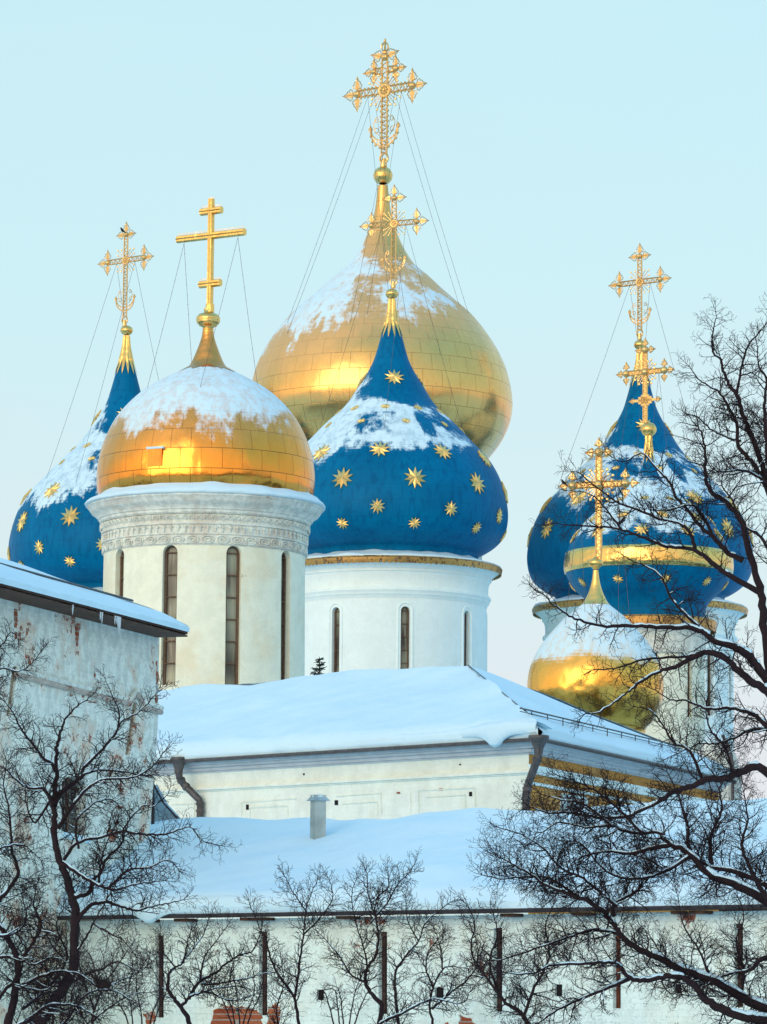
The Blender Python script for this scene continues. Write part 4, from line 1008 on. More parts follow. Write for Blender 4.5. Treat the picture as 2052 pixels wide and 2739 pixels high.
# slumped tongue of snow over the eave
p = wA + wd * 1.6
pp = [W(x, y) - wn * (face_in + .18) for x, y in ((430, 2448), (452, 2455), (466, 2464), (478, 2458), (500, 2444), (540, 2440))]
slump(sb, lambda u: wA + wd * (1.0 + 5.2 * u), 0, -wn, .02, lambda u: (.05 + .13 * bellp(u, .14, .1), .03 + .17 * bellp(u, .14, .05), .16 + .10 * bellp(u, .35, .35)))
sn = sb.build('snow', SNOW, ro, smooth=True)
# fascia
mb = MB(); mb.tube([A2 - Vector((0, 0, .045)) - wn * .02, B2 - Vector((0, 0, .045)) - wn * .02], .035, 4); mb.build('eave_board', BLACKTIN, ro)
# metal chimney duct
c = roofpt(850, 2274); zt = U(850, 2142, c.y).z; vt = Matrix.Rotation(R(24), 3, 'Z'); kk = c.y / F
cb = empty('vent_duct', (c.x, c.y, c.z), 'square zinc vent duct with a small flat cap standing in the roof snow', 'chimney')
mb = MB(); mb.box((c.x, c.y, (zt + c.z) / 2 - .05), (32 * kk, 32 * kk, zt - c.z + .3), vt); 
for q in (.2, .55): mb.box((c.x, c.y, c.z + (zt - c.z) * q), (33 * kk, 33 * kk, .012), vt)
duct = mb.build('duct', ZINC, cb)
mb = MB(); hs = 25 * kk
mb.add([vt @ Vector((x * hs, y * hs, 0)) + Vector((c.x, c.y, zt)) for x, y in ((-1, -1), (1, -1), (1, 1), (-1, 1))] + [vt @ Vector((x * hs * .6, y * hs * .6, .075)) + Vector((c.x, c.y, zt)) for x, y in ((-1, -1), (1, -1), (1, 1), (-1, 1))], [(0, 1, 2, 3), (4, 7, 6, 5), (0, 4, 5, 1), (1, 5, 6, 2), (2, 6, 7, 3), (3, 7, 4, 0)])
mb.cur = 1; mb.sphere((c.x, c.y, zt + .07), hs * .75, 12, 6, (1, 1, .35)); mb.build('cap', [ZINC, SNOW], cb, fix=True)

# ------------------------------------------------------------------ TOWER (left)
tcor = U(424, 1880, 72.5)
tz = U(424, 1694, 72.5).z + .02
e0 = depth_for(0, 1566, U(424, 1676, 72.5).z)
tdv = Vector((e0.x - tcor.x, e0.y - tcor.y, 0)).normalized()   # towards the viewer, left
tn = Vector((-tdv.y, tdv.x, 0)); tn = tn if tn.x > 0 else -tn        # outward, right
tow = empty('corner_tower', (tcor.x, tcor.y, 0), 'weathered white brick tower with flaked plaster and snowy eave at the left edge', 'tower')
LT = 9.0
def T(px, py, outw=0.0):
    d = ray(px, py); t = (tcor - CAMLOC).dot(tn) / d.dot(tn); return CAMLOC + d * t + tn * outw
# the lower half batters outwards
zs_ = U(424, 1893, 72.5).z; zk = U(424, 1930, 72.5).z; zbm = 0
def tsec(z):
    return 0.0 if z > zk else (zk - z) * .045
mb = MB(); lv = [tz + .3, zs_, zk, zk - 1.2, zk - 2.5, 0]
def tq(z):
    b = (zk - z) * .07 if z < zk else 0
    far_c = tcor - tdv * (-b * .9) if False else tcor
    sh = {True: 0}.get(True)
    f = tcor + tdv * (b * 2.2)    # corner creeps towards the viewer side as the wall spreads
    return [Vector((f.x, f.y, z)), Vector(((tcor + tdv * LT).x, (tcor + tdv * LT).y, z)), Vector(((tcor + tdv * LT - tn * 7).x, (tcor + tdv * LT - tn * 7).y, z)), Vector(((f - tn * 7).x, (f - tn * 7).y, z))]
rows = [tq(z) for z in lv]
for a, b in zip(rows, rows[1:]):
    for i in range(4): j = (i + 1) % 4; mb.add([a[i], a[j], b[j], b[i]], [(0, 1, 2, 3)])
mb.poly(rows[0]); mb.poly(rows[-1])
two = mb.build('wall', W_TOW, tow, fix=True, weld=True)
# openings
cm = MB()
p = [T(x, y, .3) for x, y in ((165, 2228), (230, 2244), (230, 2100), (218, 2084), (200, 2075), (180, 2078), (165, 2092))]; cm.prism(p, tn * -.50)
p = [T(x, y, .3) for x, y in ((335, 2018), (347, 2020), (369, 1884), (362, 1874), (356, 1882))]; cm.prism(p, tn * -.36)
p = [T(x, y, .3) for x, y in ((18, 1915), (28, 1917), (48, 1790), (40, 1780), (33, 1786))]; cm.prism(p, tn * -.36)
carve(two, cm.build('cutter', DARK, fix=True))
OCHN = plaster_mat('niche_brick', (.40, .30, .20), (.30, .20, .12), .5, .10, .4, .4, 3)
for pts in (((333, 2022), (349, 2024), (371, 1884), (362, 1872), (354, 1880)), ((16, 1918), (30, 1920), (50, 1790), (40, 1778), (31, 1784))):
    m = MB(); m.prism([T(x, y, -.045) for x, y in pts], tn * -.02); m.build('niche', OCHN, two)
m = MB(); m.prism([T(x, y, -.18) for x, y in ((163, 2232), (232, 2248), (232, 2072), (163, 2072))], tn * -.02); m.cur = 1
for a, b in (((200, 2070), (200, 2240)), ((178, 2080), (178, 2234)), ((163, 2100), (232, 2112)), ((163, 2150), (232, 2163)), ((163, 2192), (232, 2206))): m.tube([T(*a, -.14), T(*b, -.14)], .035 if a[0] == 200 else .02, 4)
m.cur = 2; m.tube([T(160, 2231, .02), T(234, 2247, .02)], .06, 6)
m.build('window', [GLASS, FRAME, SNOW], two)
# string course with an arched kink
sc = MB(); pts = [(40, 1792), (120, 1813), (200, 1834), (280, 1855), (343, 1871), (350, 1858), (358, 1848), (366, 1848), (374, 1858), (381, 1881), (400, 1886), (427, 1894)]
P = [T(x, y, .05) for x, y in pts]; sc.cur = 1; sc.tube(P, .045, 6); sc.cur = 0; sc.tube([p - Vector((0, 0, .075)) - tn * .02 for p in P], .055, 6)
sc.build('string_course', [plaster_mat('string_brick', (.62, .52, .44), (.45, .26, .2), .6, .16, .3, .4, 4), W_TOW], two)
seedc = 20
for (x, y, w_, h_) in ((318, 2160, 26, 9), (313, 2200, 12, 10), (300, 2240, 26, 26), (292, 2222, 14, 8), (190, 1860, 8, 6), (222, 1863, 7, 6), (246, 1859, 12, 6), (253, 1805, 5, 14), (420, 1812, 7, 40), (418, 1870, 8, 24), (298, 2145, 10, 6), (248, 1878, 30, 3)):
    seedc += 1; patch(two, [(x - w_ / 2, y), (x - w_ / 4, y - h_ / 2), (x + w_ / 3, y - h_ / 2.4), (x + w_ / 2, y + 1), (x + w_ / 5, y + h_ / 2), (x - w_ / 3, y + h_ / 2.2)], lambda a, b: T((x + (a - x) * .9), (y + (b - y) * .9)), BRICK, -tn, .012, seedc)
patch(two, [(250, 2392), (300, 2338), (345, 2290), (372, 2262), (404, 2240), (406, 2296), (380, 2306), (352, 2330), (316, 2356), (280, 2392)], T, OCHN, -tn, .012, 71)
for i, (x, y, w_, h_) in enumerate(((41, 1655, 9, 54), (41, 1700, 6, 20), (205, 1692, 10, 46), (205, 1722, 5, 14))):
    patch(two, [(x - w_ / 2, y - h_ / 2), (x + w_ / 2, y - h_ / 2), (x + w_ / 2, y + h_ * .3), (x + w_ / 4, y + h_ / 2), (x - w_ / 4, y + h_ * .4)], T, BRICK, -tn, .012, 80 + i)
# roof: overhanging eave and snow
over = .85
ec = tcor + tn * over - tdv * .1; evz = depth_for(500, 1689, 0).z if False else None
pe = U(502, 1688, 72.2); ez2 = pe.z
pe0 = pe + tdv * (LT + 1.5)
E0 = Vector((pe0.x, pe0.y, ez2)); E1 = Vector((pe.x, pe.y, ez2))
T0 = E0 - tn * 4.2 + Vector((0, 0, 1.45)); T1 = E1 - tn * 4.2 + tdv * 2.6 + Vector((0, 0, 1.45))
mb = MB(); mb.prism([E0, E1, T1, T0], (0, 0, -.05)); Eb = E1 - tn * 8.0 
mb.prism([E1, Vector((Eb.x, Eb.y, ez2)), T1], (0, 0, -.06))
mb.prism([E0 - Vector((0, 0, .075)), E1 - Vector((0, 0, .075)), E1 - Vector((0, 0, .075)) - tn * .95, E0 - Vector((0, 0, .075)) - tn * .95], (0, 0, -.03))
tro = mb.build('roof', WOOD, tow, fix=True)
sb = snow_slab(E0, E1, T1, T0, .20, 60, 20, 31, .05, .04)
tri_slab(sb, E1, Vector((Eb.x, Eb.y, ez2)), T1, .18, 14, 8, .04)
sb.build('snow', SNOW, tro, smooth=True)
mb = MB(); P = [E1.lerp(T1, .16).lerp(E0.lerp(T0, .30), q) + Vector((0, 0, .235)) for q in (.05, .3, .6, .9)]
mb.tube(P, .022, 4); mb.build('snow_rail', PIPE, tro)
rr_ = random.Random(4)
for i, px_ in enumerate((98, 190, 196, 240, 246, 250, 254, 258)):
    b_ = E1.lerp(E0, (502 - px_) / 502 * .62); mb = MB(); L_ = rr_.uniform(.12, .32); q = Vector((b_.x, b_.y, ez2 - .06)); mb.tube([q, q - Vector((0, 0, L_ * .5)), q - Vector((0, 0, L_))], [.018, .012, .003], 5); mb.build('icicle', ICE, tro)
# sheet-metal flashing wedge by the tower corner
mb = MB(); P = [U(x, y, 73.3) for x, y in ((409, 2098), (409, 2262), (428, 2256), (494, 2212), (438, 2150))]; mb.prism(P, Vector((.3, 1, 0)).normalized() * .25); fl = mb.build('metal_flashing', FLASH, tow, fix=True)
mb = MB(); mb.tube([U(408, 2090, 73.0), U(409, 2265, 73.0)], .035, 5); mb.tube([U(409, 2094, 73.1), U(438, 2148, 73.15), U(496, 2212, 73.2)], .018, 4); mb.build('edge_trim', BLACKTIN, fl)

# ------------------------------------------------------------------ spruce behind the hall
def spruce(px, pytop, D_, hw):
    top_ = U(px, pytop, D_); h = top_.z; rs = random.Random(9)
    t = empty('spruce_tree', (top_.x, top_.y, 0), 'top of a dark spruce showing above the hall roof ridge', 'tree')
    mb = MB(); mb.tube([(top_.x, top_.y, 0), (top_.x, top_.y, h * .6), tuple(top_)], [.22, .12, .008], 6); mb.build('trunk', BARK, t)
    mb = MB(); z = h - .12
    while z > h * .25:
        L = min(2.6, .06 + (h - z) * .42)
        for j in range(7):
            a = rs.uniform(0, 2 * pi); p0 = Vector((top_.x, top_.y, z + rs.uniform(-.05, .05))); d = Vector((cos(a), sin(a), .35)); p1 = p0 + d * L * rs.uniform(.7, 1.1)
            mb.tube([p0, p1], [.02, .006], 3)
            for q in range(max(4, int(L * 14))):
                u = rs.uniform(.15, 1); p = p0.lerp(p1, u); e = Vector((rs.uniform(-1, 1), rs.uniform(-1, 1), rs.uniform(-.2, .6))).normalized() * rs.uniform(.05, .13)
                mb.tube([p, p + e], [.016, .006], 3)
        z -= .13 if h - z < 3 else .28
    mb.build('crown', NEEDLE, t)
spruce(855, 1757, 104, 30)

# ------------------------------------------------------------------ crows
def crow(px, py, D_, h_px, face, label):
    k = D_ / F; s = h_px * k; o = U(px, py, D_); mb = MB(); d = Vector((face, .2, 0)).normalized()
    P = lambda a, b: o + d * a * s + Vector((0, 0, b * s))
    mb.tube([P(-.75, -.10), P(-.45, .12), P(-.2, .30), P(.05, .55), P(.18, .78), P(.26, .92), P(.34, .97)], [.05 * s, .13 * s, .24 * s, .26 * s, .17 * s, .15 * s, .07 * s], 10)
    mb.tube([P(.30, .95), P(.55, .90)], [.055 * s, .01 * s], 6)
    for q in (-.06, .06): mb.tube([P(-.05 + q, .3), P(-.02 + q, 0)], .022 * s, 4)
    mb.tube([P(-.15, .40) + Vector((0, -.18 * s, 0)), P(-.5, .05) + Vector((0, -.12 * s, 0))], [.12 * s, .03 * s], 6)
    tag(mb.build('crow', FEATHER, None, origin=o, smooth=True), label, 'bird', 'crows')
crow(327, 622, DA - .6, 14, -1, 'crow perched on the top leaf of the left blue dome cross')
crow(1507, 1298, DS - .2, 16, -1, 'crow on the left arm of the low golden dome cross')
crow(1666, 1402, 44, 20, 1, 'crow sitting on a bare branch in front of the gold-banded dome')

# ------------------------------------------------------------------ bare trees
class Tree:
    """bare crown: main limbs follow measured paths (photo px, with a real depth offset), finer wood is grown from them in 3D"""
    def __init__(s, Y0, seed, wmax=1.0):
        s.Y0 = Y0; s.k = Y0 / F; s.rn = random.Random(seed); s.limbs = []; s.tw = []; s.snow = []; s.wmax = wmax; s.gap = 4.9
    def P(s, q): return U(q[0], q[1], s.Y0 + q[2] * s.k)
    def limb(s, pts, r0, r1, w0=0.0, w1=None, dens=1.0, L=None, up=.05, taper=True, side=(.08, 1)):
        rn = s.rn; w1 = w0 + rn.uniform(-60, 60) if w1 is None else w1
        pp = catmull([(x, y) for x, y in pts], 5); n = len(pp); out = []; tot = 0
        for i, (x, y) in enumerate(pp):
            t = i / (n - 1); j = 1.6 + r0 * .16
            out.append((x + rn.uniform(-j, j) * .6, y + rn.uniform(-j, j) * .6, w0 + (w1 - w0) * t))
            if i: tot += math.hypot(out[i][0] - out[i - 1][0], out[i][1] - out[i - 1][1])
        rs = [r0 + (r1 - r0) * (i / (n - 1)) ** .8 for i in range(n)]
        s.limbs.append((out, rs))
        L = L or min(190, max(45, tot * .30)); acc = 0; gap = s.gap / dens; sg = 1
        for i in range(1, n):
            a, b = out[i - 1], out[i]; seg = math.dist(a[:2], b[:2]); acc += seg; t = i / (n - 1)
            if t < side[0]:
                acc = 0; continue
            while acc > gap * (1 + rs[i] / 6):
                acc -= gap * (1 + rs[i] / 6) * rn.uniform(.6, 1.5); sg = -sg if rn.random() < .7 else sg
                d = Vector(b) - Vector(a); 
                if d.length < 1e-3: continue
                d.normalize(); ang = R(rn.uniform(28, 75)) * sg
                nd = Vector((d.x * cos(ang) - d.y * sin(ang), d.x * sin(ang) + d.y * cos(ang), d.z + rn.uniform(-.6, .6) * s.wmax)).normalized()
                ll = L * rn.uniform(.35, 1.15) * (1.0 - .45 * t); r = min(rs[i] * .62, .75 + ll * .017)
                s.grow(Vector(b), nd, ll, r, 0, up)
        # terminal fans
        d = Vector(out[-1]) - Vector(out[-3])
        if d.length > 0:
            d.normalize()
            for q in range(3):
                a = R(rn.uniform(-38, 38)); s.grow(Vector(out[-1]), Vector((d.x * cos(a) - d.y * sin(a), d.x * sin(a) + d.y * cos(a), rn.uniform(-.3, .3))).normalized(), L * rn.uniform(.35, .7), max(.7, r1 * .85), 1, up)
    def grow(s, p, d, L, r, lvl, up):
        rn = s.rn; n = max(3, int(L / 9)); st = L / n; pts = [tuple(p)]; rs = [r]; re = max(.46, r * .38); bend = Vector((rn.uniform(-1, 1), rn.uniform(-1, 1), 0)) * .09
        kids = []
        for i in range(n):
            d = (d + Vector((rn.gauss(0, .15), rn.gauss(0, .15) - up * .8, rn.gauss(0, .10))) + bend).normalized(); p = p + d * st
            if rn.random() < .18: bend = -bend
            t = (i + 1) / n; rr = r + (re - r) * t; pts.append(tuple(p)); rs.append(rr)
            if lvl < 3 and i >= 0 and L > 15:
                if rn.random() < (.90 if lvl < 2 else .75): kids.append((p.copy(), d.copy(), rr, t))
        s.tw.append((pts, rs))
        for (q, dd, rr, t) in kids:
            a = R(rn.uniform(25, 70)) * rn.choice((-1, 1)); l2 = L * rn.uniform(.30, .72) * (1.12 - .55 * t)
            if l2 < 7: l2 = rn.uniform(6, 11)
            s.grow(q, Vector((dd.x * cos(a) - dd.y * sin(a), dd.x * sin(a) + dd.y * cos(a), dd.z + rn.uniform(-.45, .45))).normalized(), l2, max(.48, min(rr * .72, .5 + l2 * .02)), lvl + 1, up)
    def build(s, name, label, cat='tree', group=None, snow_r=3.0, bark=BARK, snow_amt=.0):
        base = s.P(s.limbs[0][0][0]); e = empty(name, (base.x, base.y, 0), label, cat, group)
        def emit(lst, nm, mat, par):
            V = []; Fc = []; 
            for pts, rs in lst:
                P3 = [s.P(q) for q in pts]; rm = max(rs); n = 3 if rm < 1.6 else (4 if rm < 2.6 else (6 if rm < 6 else 10)); o = len(V)
                t = (P3[1] - P3[0]); a = t.cross(Vector((.3, 1, .2))).normalized(); m = len(P3)
                for i, p in enumerate(P3):
                    t = P3[min(i + 1, m - 1)] - P3[max(i - 1, 0)]
                    if t.length < 1e-9: t = Vector((0, 0, 1))
                    t.normalize(); a = a - t * a.dot(t)
                    if a.length < 1e-6: a = t.orthogonal()
                    a.normalize(); b = t.cross(a); r = rs[i] * s.k
                    if n >= 6: r *= 1 + .10 * noise.noise(p * 6)
                    for q in range(n):
                        an = 2 * pi * q / n; rq = r * (1 + (.10 * noise.noise(p * 9 + Vector((q * 3.1, 0, 0))) if n >= 6 else 0)); V.append(p + a * (cos(an) * rq) + b * (sin(an) * rq))
                for i in range(m - 1):
                    for q in range(n):
                        q2 = (q + 1) % n; Fc.append((o + i * n + q, o + i * n + q2, o + (i + 1) * n + q2, o + (i + 1) * n + q))
            mb = MB(); mb.v = V; mb.f = Fc; mb.mi = [0] * len(Fc); return mb.build(nm, mat, par, smooth=True)
        emit(s.limbs, 'trunk', bark, e); emit(s.tw, 'crown', bark, e)
        # snow lying on the upper side of limbs
        sn = MB(); run = []
        def flush():
            if len(run) > 2:
                rr = [q[1] for q in run]; rr[0] *= .3; rr[-1] *= .3; sn.tube([q[0] for q in run], rr, 7)
            run.clear()
        for pts, rs in s.limbs + [t for t in s.tw if max(t[1]) > snow_r * .55]:
            P3 = [s.P(q) for q in pts]
            fine = []
            for i in range(len(P3) - 1):
                for q in (0, .5): fine.append((P3[i].lerp(P3[i + 1], q), (rs[i] + (rs[i + 1] - rs[i]) * q) * s.k))
            for i in range(len(fine) - 1):
                p, r = fine[i]; t = (fine[i + 1][0] - p); t.normalize()
                ok = r > snow_r * s.k * .55 and abs(t.z) < .82 and noise.noise(p * 2.3 + Vector((7, 1, 3))) > -.18 + abs(t.z) * .5 - snow_amt
                if ok:
                    nrm = Vector((0, 0, 1)) - t * t.z; nrm.normalize(); run.append((p + nrm * r * .72, r * (.74 + .30 * noise.noise(p * 8))))
                else: flush()
            flush()
        if sn.v: sn.build('snow', SNOW, e, smooth=True)
        return e

# -- tall tree, upper right
A_ = Tree(42, 11); A_.gap = 5.8
A_.limb([(2290, 2900), (2240, 2500), (2180, 2150), (2110, 1930), (2062, 1800), (2043, 1672), (2036, 1586), (2011, 1499), (1986, 1399), (1949, 1349), (1900, 1312), (1886, 1265), (1888, 1215), (1883, 1180), (1869, 1144)], 19, 2.0, 0, 0, 0.98, 110, side=(.5, 1))
A_.limb([(2150, 1960), (2100, 1700), (2075, 1480), (2068, 1360), (2052, 1297), (2029, 1215), (2005, 1156), (1987, 1109), (1973, 1062), (1949, 1027), (1935, 991), (1926, 959), (1909, 944), (1904, 916), (1911, 874), (1918, 845)], 12, 1.1, 10, 40, 0.98, 90, side=(.35, 1))
A_.limb([(1970, 1060), (1982, 991), (2001, 926), (2029, 893), (2048, 869), (2060, 820)], 4, 1.0, 30, 0, 0.74, 70)
A_.limb([(2068, 1360), (2056, 1226), (2048, 1132), (2045, 1085), (2050, 1015), (2029, 980), (2026, 921)], 9, 1.2, -10, -60, 1.07, 95)
A_.limb([(2060, 1320), (2029, 1262), (2005, 1226), (1977, 1196), (1970, 1132), (1947, 1085), (1923, 1050), (1900, 1034), (1864, 1010), (1846, 980)], 8, 1.0, 5, 60, 1.07, 95)
A_.limb([(1982, 1180), (1947, 1170), (1900, 1147), (1864, 1114), (1841, 1109), (1827, 1102)], 3.5, 1.0, 30, 50, 0.98, 75)
A_.limb([(2066, 1300), (2005, 1262), (1970, 1259), (1911, 1257), (1888, 1226)], 5, 1.2, -20, -80, 0.98, 90)
A_.limb([(2036, 1586), (1949, 1536), (1911, 1511), (1874, 1481), (1837, 1466), (1782, 1461), (1725, 1439), (1667, 1418), (1631, 1411), (1559, 1406), (1510, 1403), (1474, 1399)], 8.5, 1.2, 0, -50, 0.90, 85)
A_.limb([(1986, 1500), (1945, 1476), (1911, 1439), (1874, 1409), (1839, 1362), (1807, 1327), (1792, 1292), (1760, 1257), (1715, 1213), (1665, 1235), (1620, 1210)], 8, 1.0, 10, 60, 0.90, 90)
A_.limb([(1860, 1470), (1848, 1432), (1824, 1403), (1764, 1387), (1703, 1362), (1650, 1343), (1619, 1319), (1585, 1295), (1547, 1263), (1530, 1262)], 5.5, 1.0, -10, -40, 0.90, 80)
A_.limb([(1662, 1415), (1624, 1365), (1600, 1338), (1571, 1319), (1522, 1312)], 3, .9, -40, -20, 0.82, 60)
A_.limb([(1910, 1440), (1880, 1380), (1850, 1350), (1800, 1362), (1760, 1366), (1722, 1360)], 5, 1.0, 30, 10, 0.90, 75)
A_.limb([(2090, 1900), (2052, 1822), (2010, 1763), (1981, 1741), (1953, 1725), (1910, 1714), (1883, 1692), (1848, 1679), (1807, 1679), (1757, 1679), (1704, 1673), (1623, 1675), (1562, 1662), (1522, 1646), (1481, 1618), (1449, 1585)], 14, 1.4, -10, -90, 0.82, 95)
A_.limb([(1883, 1692), (1830, 1640), (1795, 1600), (1770, 1545), (1730, 1515), (1690, 1500), (1660, 1480)], 5, 1.1, -20, 40, 0.90, 80)
A_.limb([(2100, 1930), (2052, 1850), (2013, 1825), (1970, 1790), (1943, 1763), (1902, 1746), (1875, 1749), (1834, 1768), (1807, 1784), (1780, 1790), (1745, 1804), (1696, 1837), (1664, 1861), (1607, 1902), (1562, 1910)], 13, 1.4, -20, -110, 0.82, 90)
A_.limb([(1875, 1749), (1826, 1756), (1725, 1764), (1644, 1788), (1583, 1792)], 5, 1.3, -40, 0, 0.90, 80)
A_.limb([(2120, 2000), (2052, 1941), (2024, 1917), (1997, 1904), (1943, 1893), (1902, 1896), (1867, 1887), (1834, 1874), (1794, 1871), (1745, 1842)], 8, 1.3, 0, -30, 0.82, 90)
A_.limb([(2120, 1990), (2052, 1952), (2002, 1955), (1964, 1974), (1915, 1990), (1875, 1988), (1848, 1999)], 6, 1.2, 20, 60, 0.82, 90)
A_.limb([(2110, 2120), (2030, 2053), (1983, 2066), (1937, 2083), (1888, 2085), (1848, 2104), (1807, 2115), (1758, 2145), (1686, 2179), (1613, 2189), (1540, 2174), (1468, 2174), (1420, 2160)], 13, 1.8, -10, -90, 0.90, 110)
A_.limb([(2060, 1560), (2056, 1480), (2030, 1430), (1990, 1405), (1960, 1340), (1930, 1290), (1955, 1230)], 6, 1.1, -40, -80, 0.90, 85)
A_.limb([(1880, 2090), (1845, 2010), (1800, 1985), (1770, 1935), (1740, 1900), (1700, 1890)], 5, 1.2, 10, 70, 0.90, 85)
A_.limb([(1960, 2075), (1940, 2000), (1900, 1950), (1890, 1880), (1920, 1820)], 4, 1.2, 10, 70, 0.82, 80)
A_.build('bare_tree', 'tall bare tree at the right edge whose upper branches reach across the blue domes', snow_amt=.08)

# -- spreading tree, lower right
B_ = Tree(34, 23); B_.gap = 4.9
B_.limb([(2330, 3200), (2300, 2950), (2230, 2800), (2130, 2745), (2052, 2702), (1976, 2663), (1903, 2620), (1821, 2590), (1758, 2561), (1715, 2542), (1666, 2508), (1637, 2465), (1599, 2426), (1540, 2397), (1482, 2377), (1419, 2339), (1371, 2310), (1330, 2290)], 19, 1.6, 0, -60, 1.2, 120, side=(.2, 1))
B_.limb([(2250, 2830), (2130, 2760), (2052, 2731), (2000, 2721), (1928, 2697), (1884, 2668), (1850, 2629), (1797, 2610), (1734, 2620), (1686, 2615), (1647, 2576), (1589, 2576), (1482, 2581), (1419, 2605), (1347, 2600)], 17, 1.6, -30, -120, 1.0, 110)
B_.limb([(1690, 2614), (1613, 2649), (1540, 2678), (1482, 2707), (1443, 2735)], 6, 1.6, -60, -20, 1.0, 90)
B_.limb([(2290, 2900), (2200, 2560), (2120, 2450), (2052, 2411), (1976, 2368), (1899, 2339), (1850, 2290), (1797, 2261), (1734, 2271), (1686, 2281), (1600, 2280), (1540, 2300)], 20, 1.6, 20, 60, 1.2, 120)
B_.limb([(1797, 2261), (1773, 2242), (1758, 2227), (1686, 2227), (1637, 2208), (1565, 2213), (1500, 2200), (1450, 2225)], 7, 1.4, 40, 120, 1.2, 110)
B_.limb([(2140, 2460), (2052, 2368), (1952, 2329), (1899, 2319), (1845, 2271), (1838, 2200), (1815, 2130), (1785, 2065)], 10, 1.4, 20, 100, 1.1, 110)
B_.limb([(2150, 2600), (2052, 2561), (2005, 2595), (1952, 2605), (1913, 2620)], 8, 3, -30, -10, 1.1, 100)
B_.limb([(1666, 2500), (1589, 2489), (1516, 2508), (1434, 2537), (1347, 2566), (1300, 2570)], 5, 1.3, 0, 60, 1.1, 100)
B_.limb([(1642, 2450), (1645, 2416), (1700, 2386), (1734, 2348), (1758, 2315), (1710, 2290), (1660, 2285)], 6, 1.3, 0, 60, 1.2, 100)
B_.limb([(1650, 2425), (1610, 2390), (1560, 2350), (1500, 2320), (1450, 2265), (1390, 2230), (1340, 2215)], 5, 1.2, 0, -60, 1.3, 100)
B_.limb([(1540, 2397), (1470, 2350), (1400, 2345), (1340, 2350), (1290, 2340)], 4, 1.2, -30, 60, 1.2, 90)
B_.limb([(1845, 2290), (1780, 2330), (1700, 2350), (1620, 2330), (1560, 2260), (1520, 2250)], 6, 1.2, 40, -40, 1.2, 100)
B_.limb([(1720, 2230), (1660, 2170), (1600, 2120), (1540, 2090), (1480, 2070)], 5, 1.2, 60, 10, 1.25, 100)
B_.limb([(1637, 2210), (1560, 2150), (1500, 2140), (1440, 2120)], 4, 1.2, 60, 100, 1.25, 90)
B_.limb([(1905, 2320), (1900, 2240), (1930, 2170), (1925, 2110), (1950, 2060)], 6, 1.2, 60, 140, 1.1, 100)
B_.limb([(2060, 2420), (2010, 2330), (1985, 2260), (2000, 2190), (1990, 2120)], 8, 1.3, -40, -100, 1.1, 100)
B_.limb([(1900, 2620), (1870, 2540), (1830, 2480), (1815, 2400)], 4, 1.2, -20, -70, 1.0, 90)
B_.limb([(1984, 2668), (1990, 2600), (1970, 2520), (1990, 2450), (1975, 2400)], 4, 1.2, -20, 70, 1.0, 90)
B_.build('bare_tree', 'wide bare tree with snow along its thick limbs, filling the lower right corner', snow_amt=.28)

# -- young tree between them
C_ = Tree(46, 31)
C_.limb([(1450, 2990), (1435, 2800), (1414, 2739), (1385, 2702), (1347, 2677), (1323, 2629), (1310, 2570), (1330, 2500), (1320, 2440)], 9, 1.3, 0, 20, 1.2, 85, up=.1)
C_.limb([(1400, 2725), (1430, 2640), (1470, 2560), (1460, 2480), (1480, 2420)], 5, 1.2, 0, 50, 1.1, 85, up=.1)
C_.limb([(1335, 2660), (1290, 2600), (1260, 2540), (1270, 2470), (1250, 2420)], 4, 1.1, 0, -50, 1.1, 75, up=.1)
C_.build('bare_tree', 'young bare tree growing against the fortress wall below the big right tree')

# -- left tree
L_ = Tree(50, 5)
L_.limb([(30, 3000), (60, 2810), (122, 2712), (163, 2652), (198, 2580), (200, 2500), (199, 2422), (185, 2365), (165, 2310), (148, 2253), (146, 2180), (143, 2148), (150, 2100), (150, 2042), (152, 2000), (160, 1965), (175, 1925), (205, 1888), (243, 1862)], 19, 1.2, 0, 20, .75, 85, side=(.3, 1))
L_.limb([(155, 2215), (190, 2162), (225, 2118), (272, 2086), (353, 2080), (405, 2053), (440, 2010)], 6, 1.2, 0, -50, 1.15, 80)
L_.limb([(144, 2155), (163, 2121), (204, 2088), (223, 2072), (225, 2053), (285, 1993), (312, 1958), (326, 1931), (375, 1901), (421, 1852)], 8, 1.1, 10, 60, 1.05, 80)
L_.limb([(315, 1953), (318, 1904), (301, 1863), (282, 1817)], 3, .9, 50, 40, 1.0, 60)
L_.limb([(223, 2072), (270, 2060), (330, 2065), (385, 2075), (420, 2070)], 4, 1.0, 20, 60, 1.1, 70)
L_.limb([(149, 2063), (136, 2040), (114, 2026), (90, 1993), (54, 1944), (35, 1906), (0, 1863)], 6, 1.1, 0, -60, 1.15, 80)
L_.limb([(141, 2152), (117, 2110), (84, 2110), (49, 2091), (16, 2058), (-20, 2040)], 6, 1.1, 0, -30, 1.1, 80)
L_.limb([(165, 2310), (204, 2257), (272, 2238), (326, 2224), (380, 2232), (407, 2232), (444, 2232), (486, 2217), (515, 2215), (545, 2249), (591, 2262)], 5, 1.0, 10, -70, 1.1, 75)
L_.limb([(155, 2300), (190, 2323), (231, 2350), (272, 2372), (312, 2380), (353, 2367), (407, 2359), (440, 2355)], 6.5, 1.2, 10, -60, 1.1, 80)
L_.limb([(200, 2475), (236, 2426), (285, 2413), (326, 2424), (364, 2435), (407, 2424), (450, 2416), (490, 2408)], 6.5, 1.2, 0, -40, 1.0, 75)
L_.limb([(200, 2400), (240, 2385), (250, 2355), (272, 2330), (285, 2297), (326, 2257), (331, 2216), (380, 2156), (407, 2159), (450, 2121)], 7, 1.0, 0, 50, 1.1, 75)
L_.limb([(265, 2360), (272, 2304), (282, 2265), (310, 2200)], 4, 1.0, 20, 50, 1.1, 75)
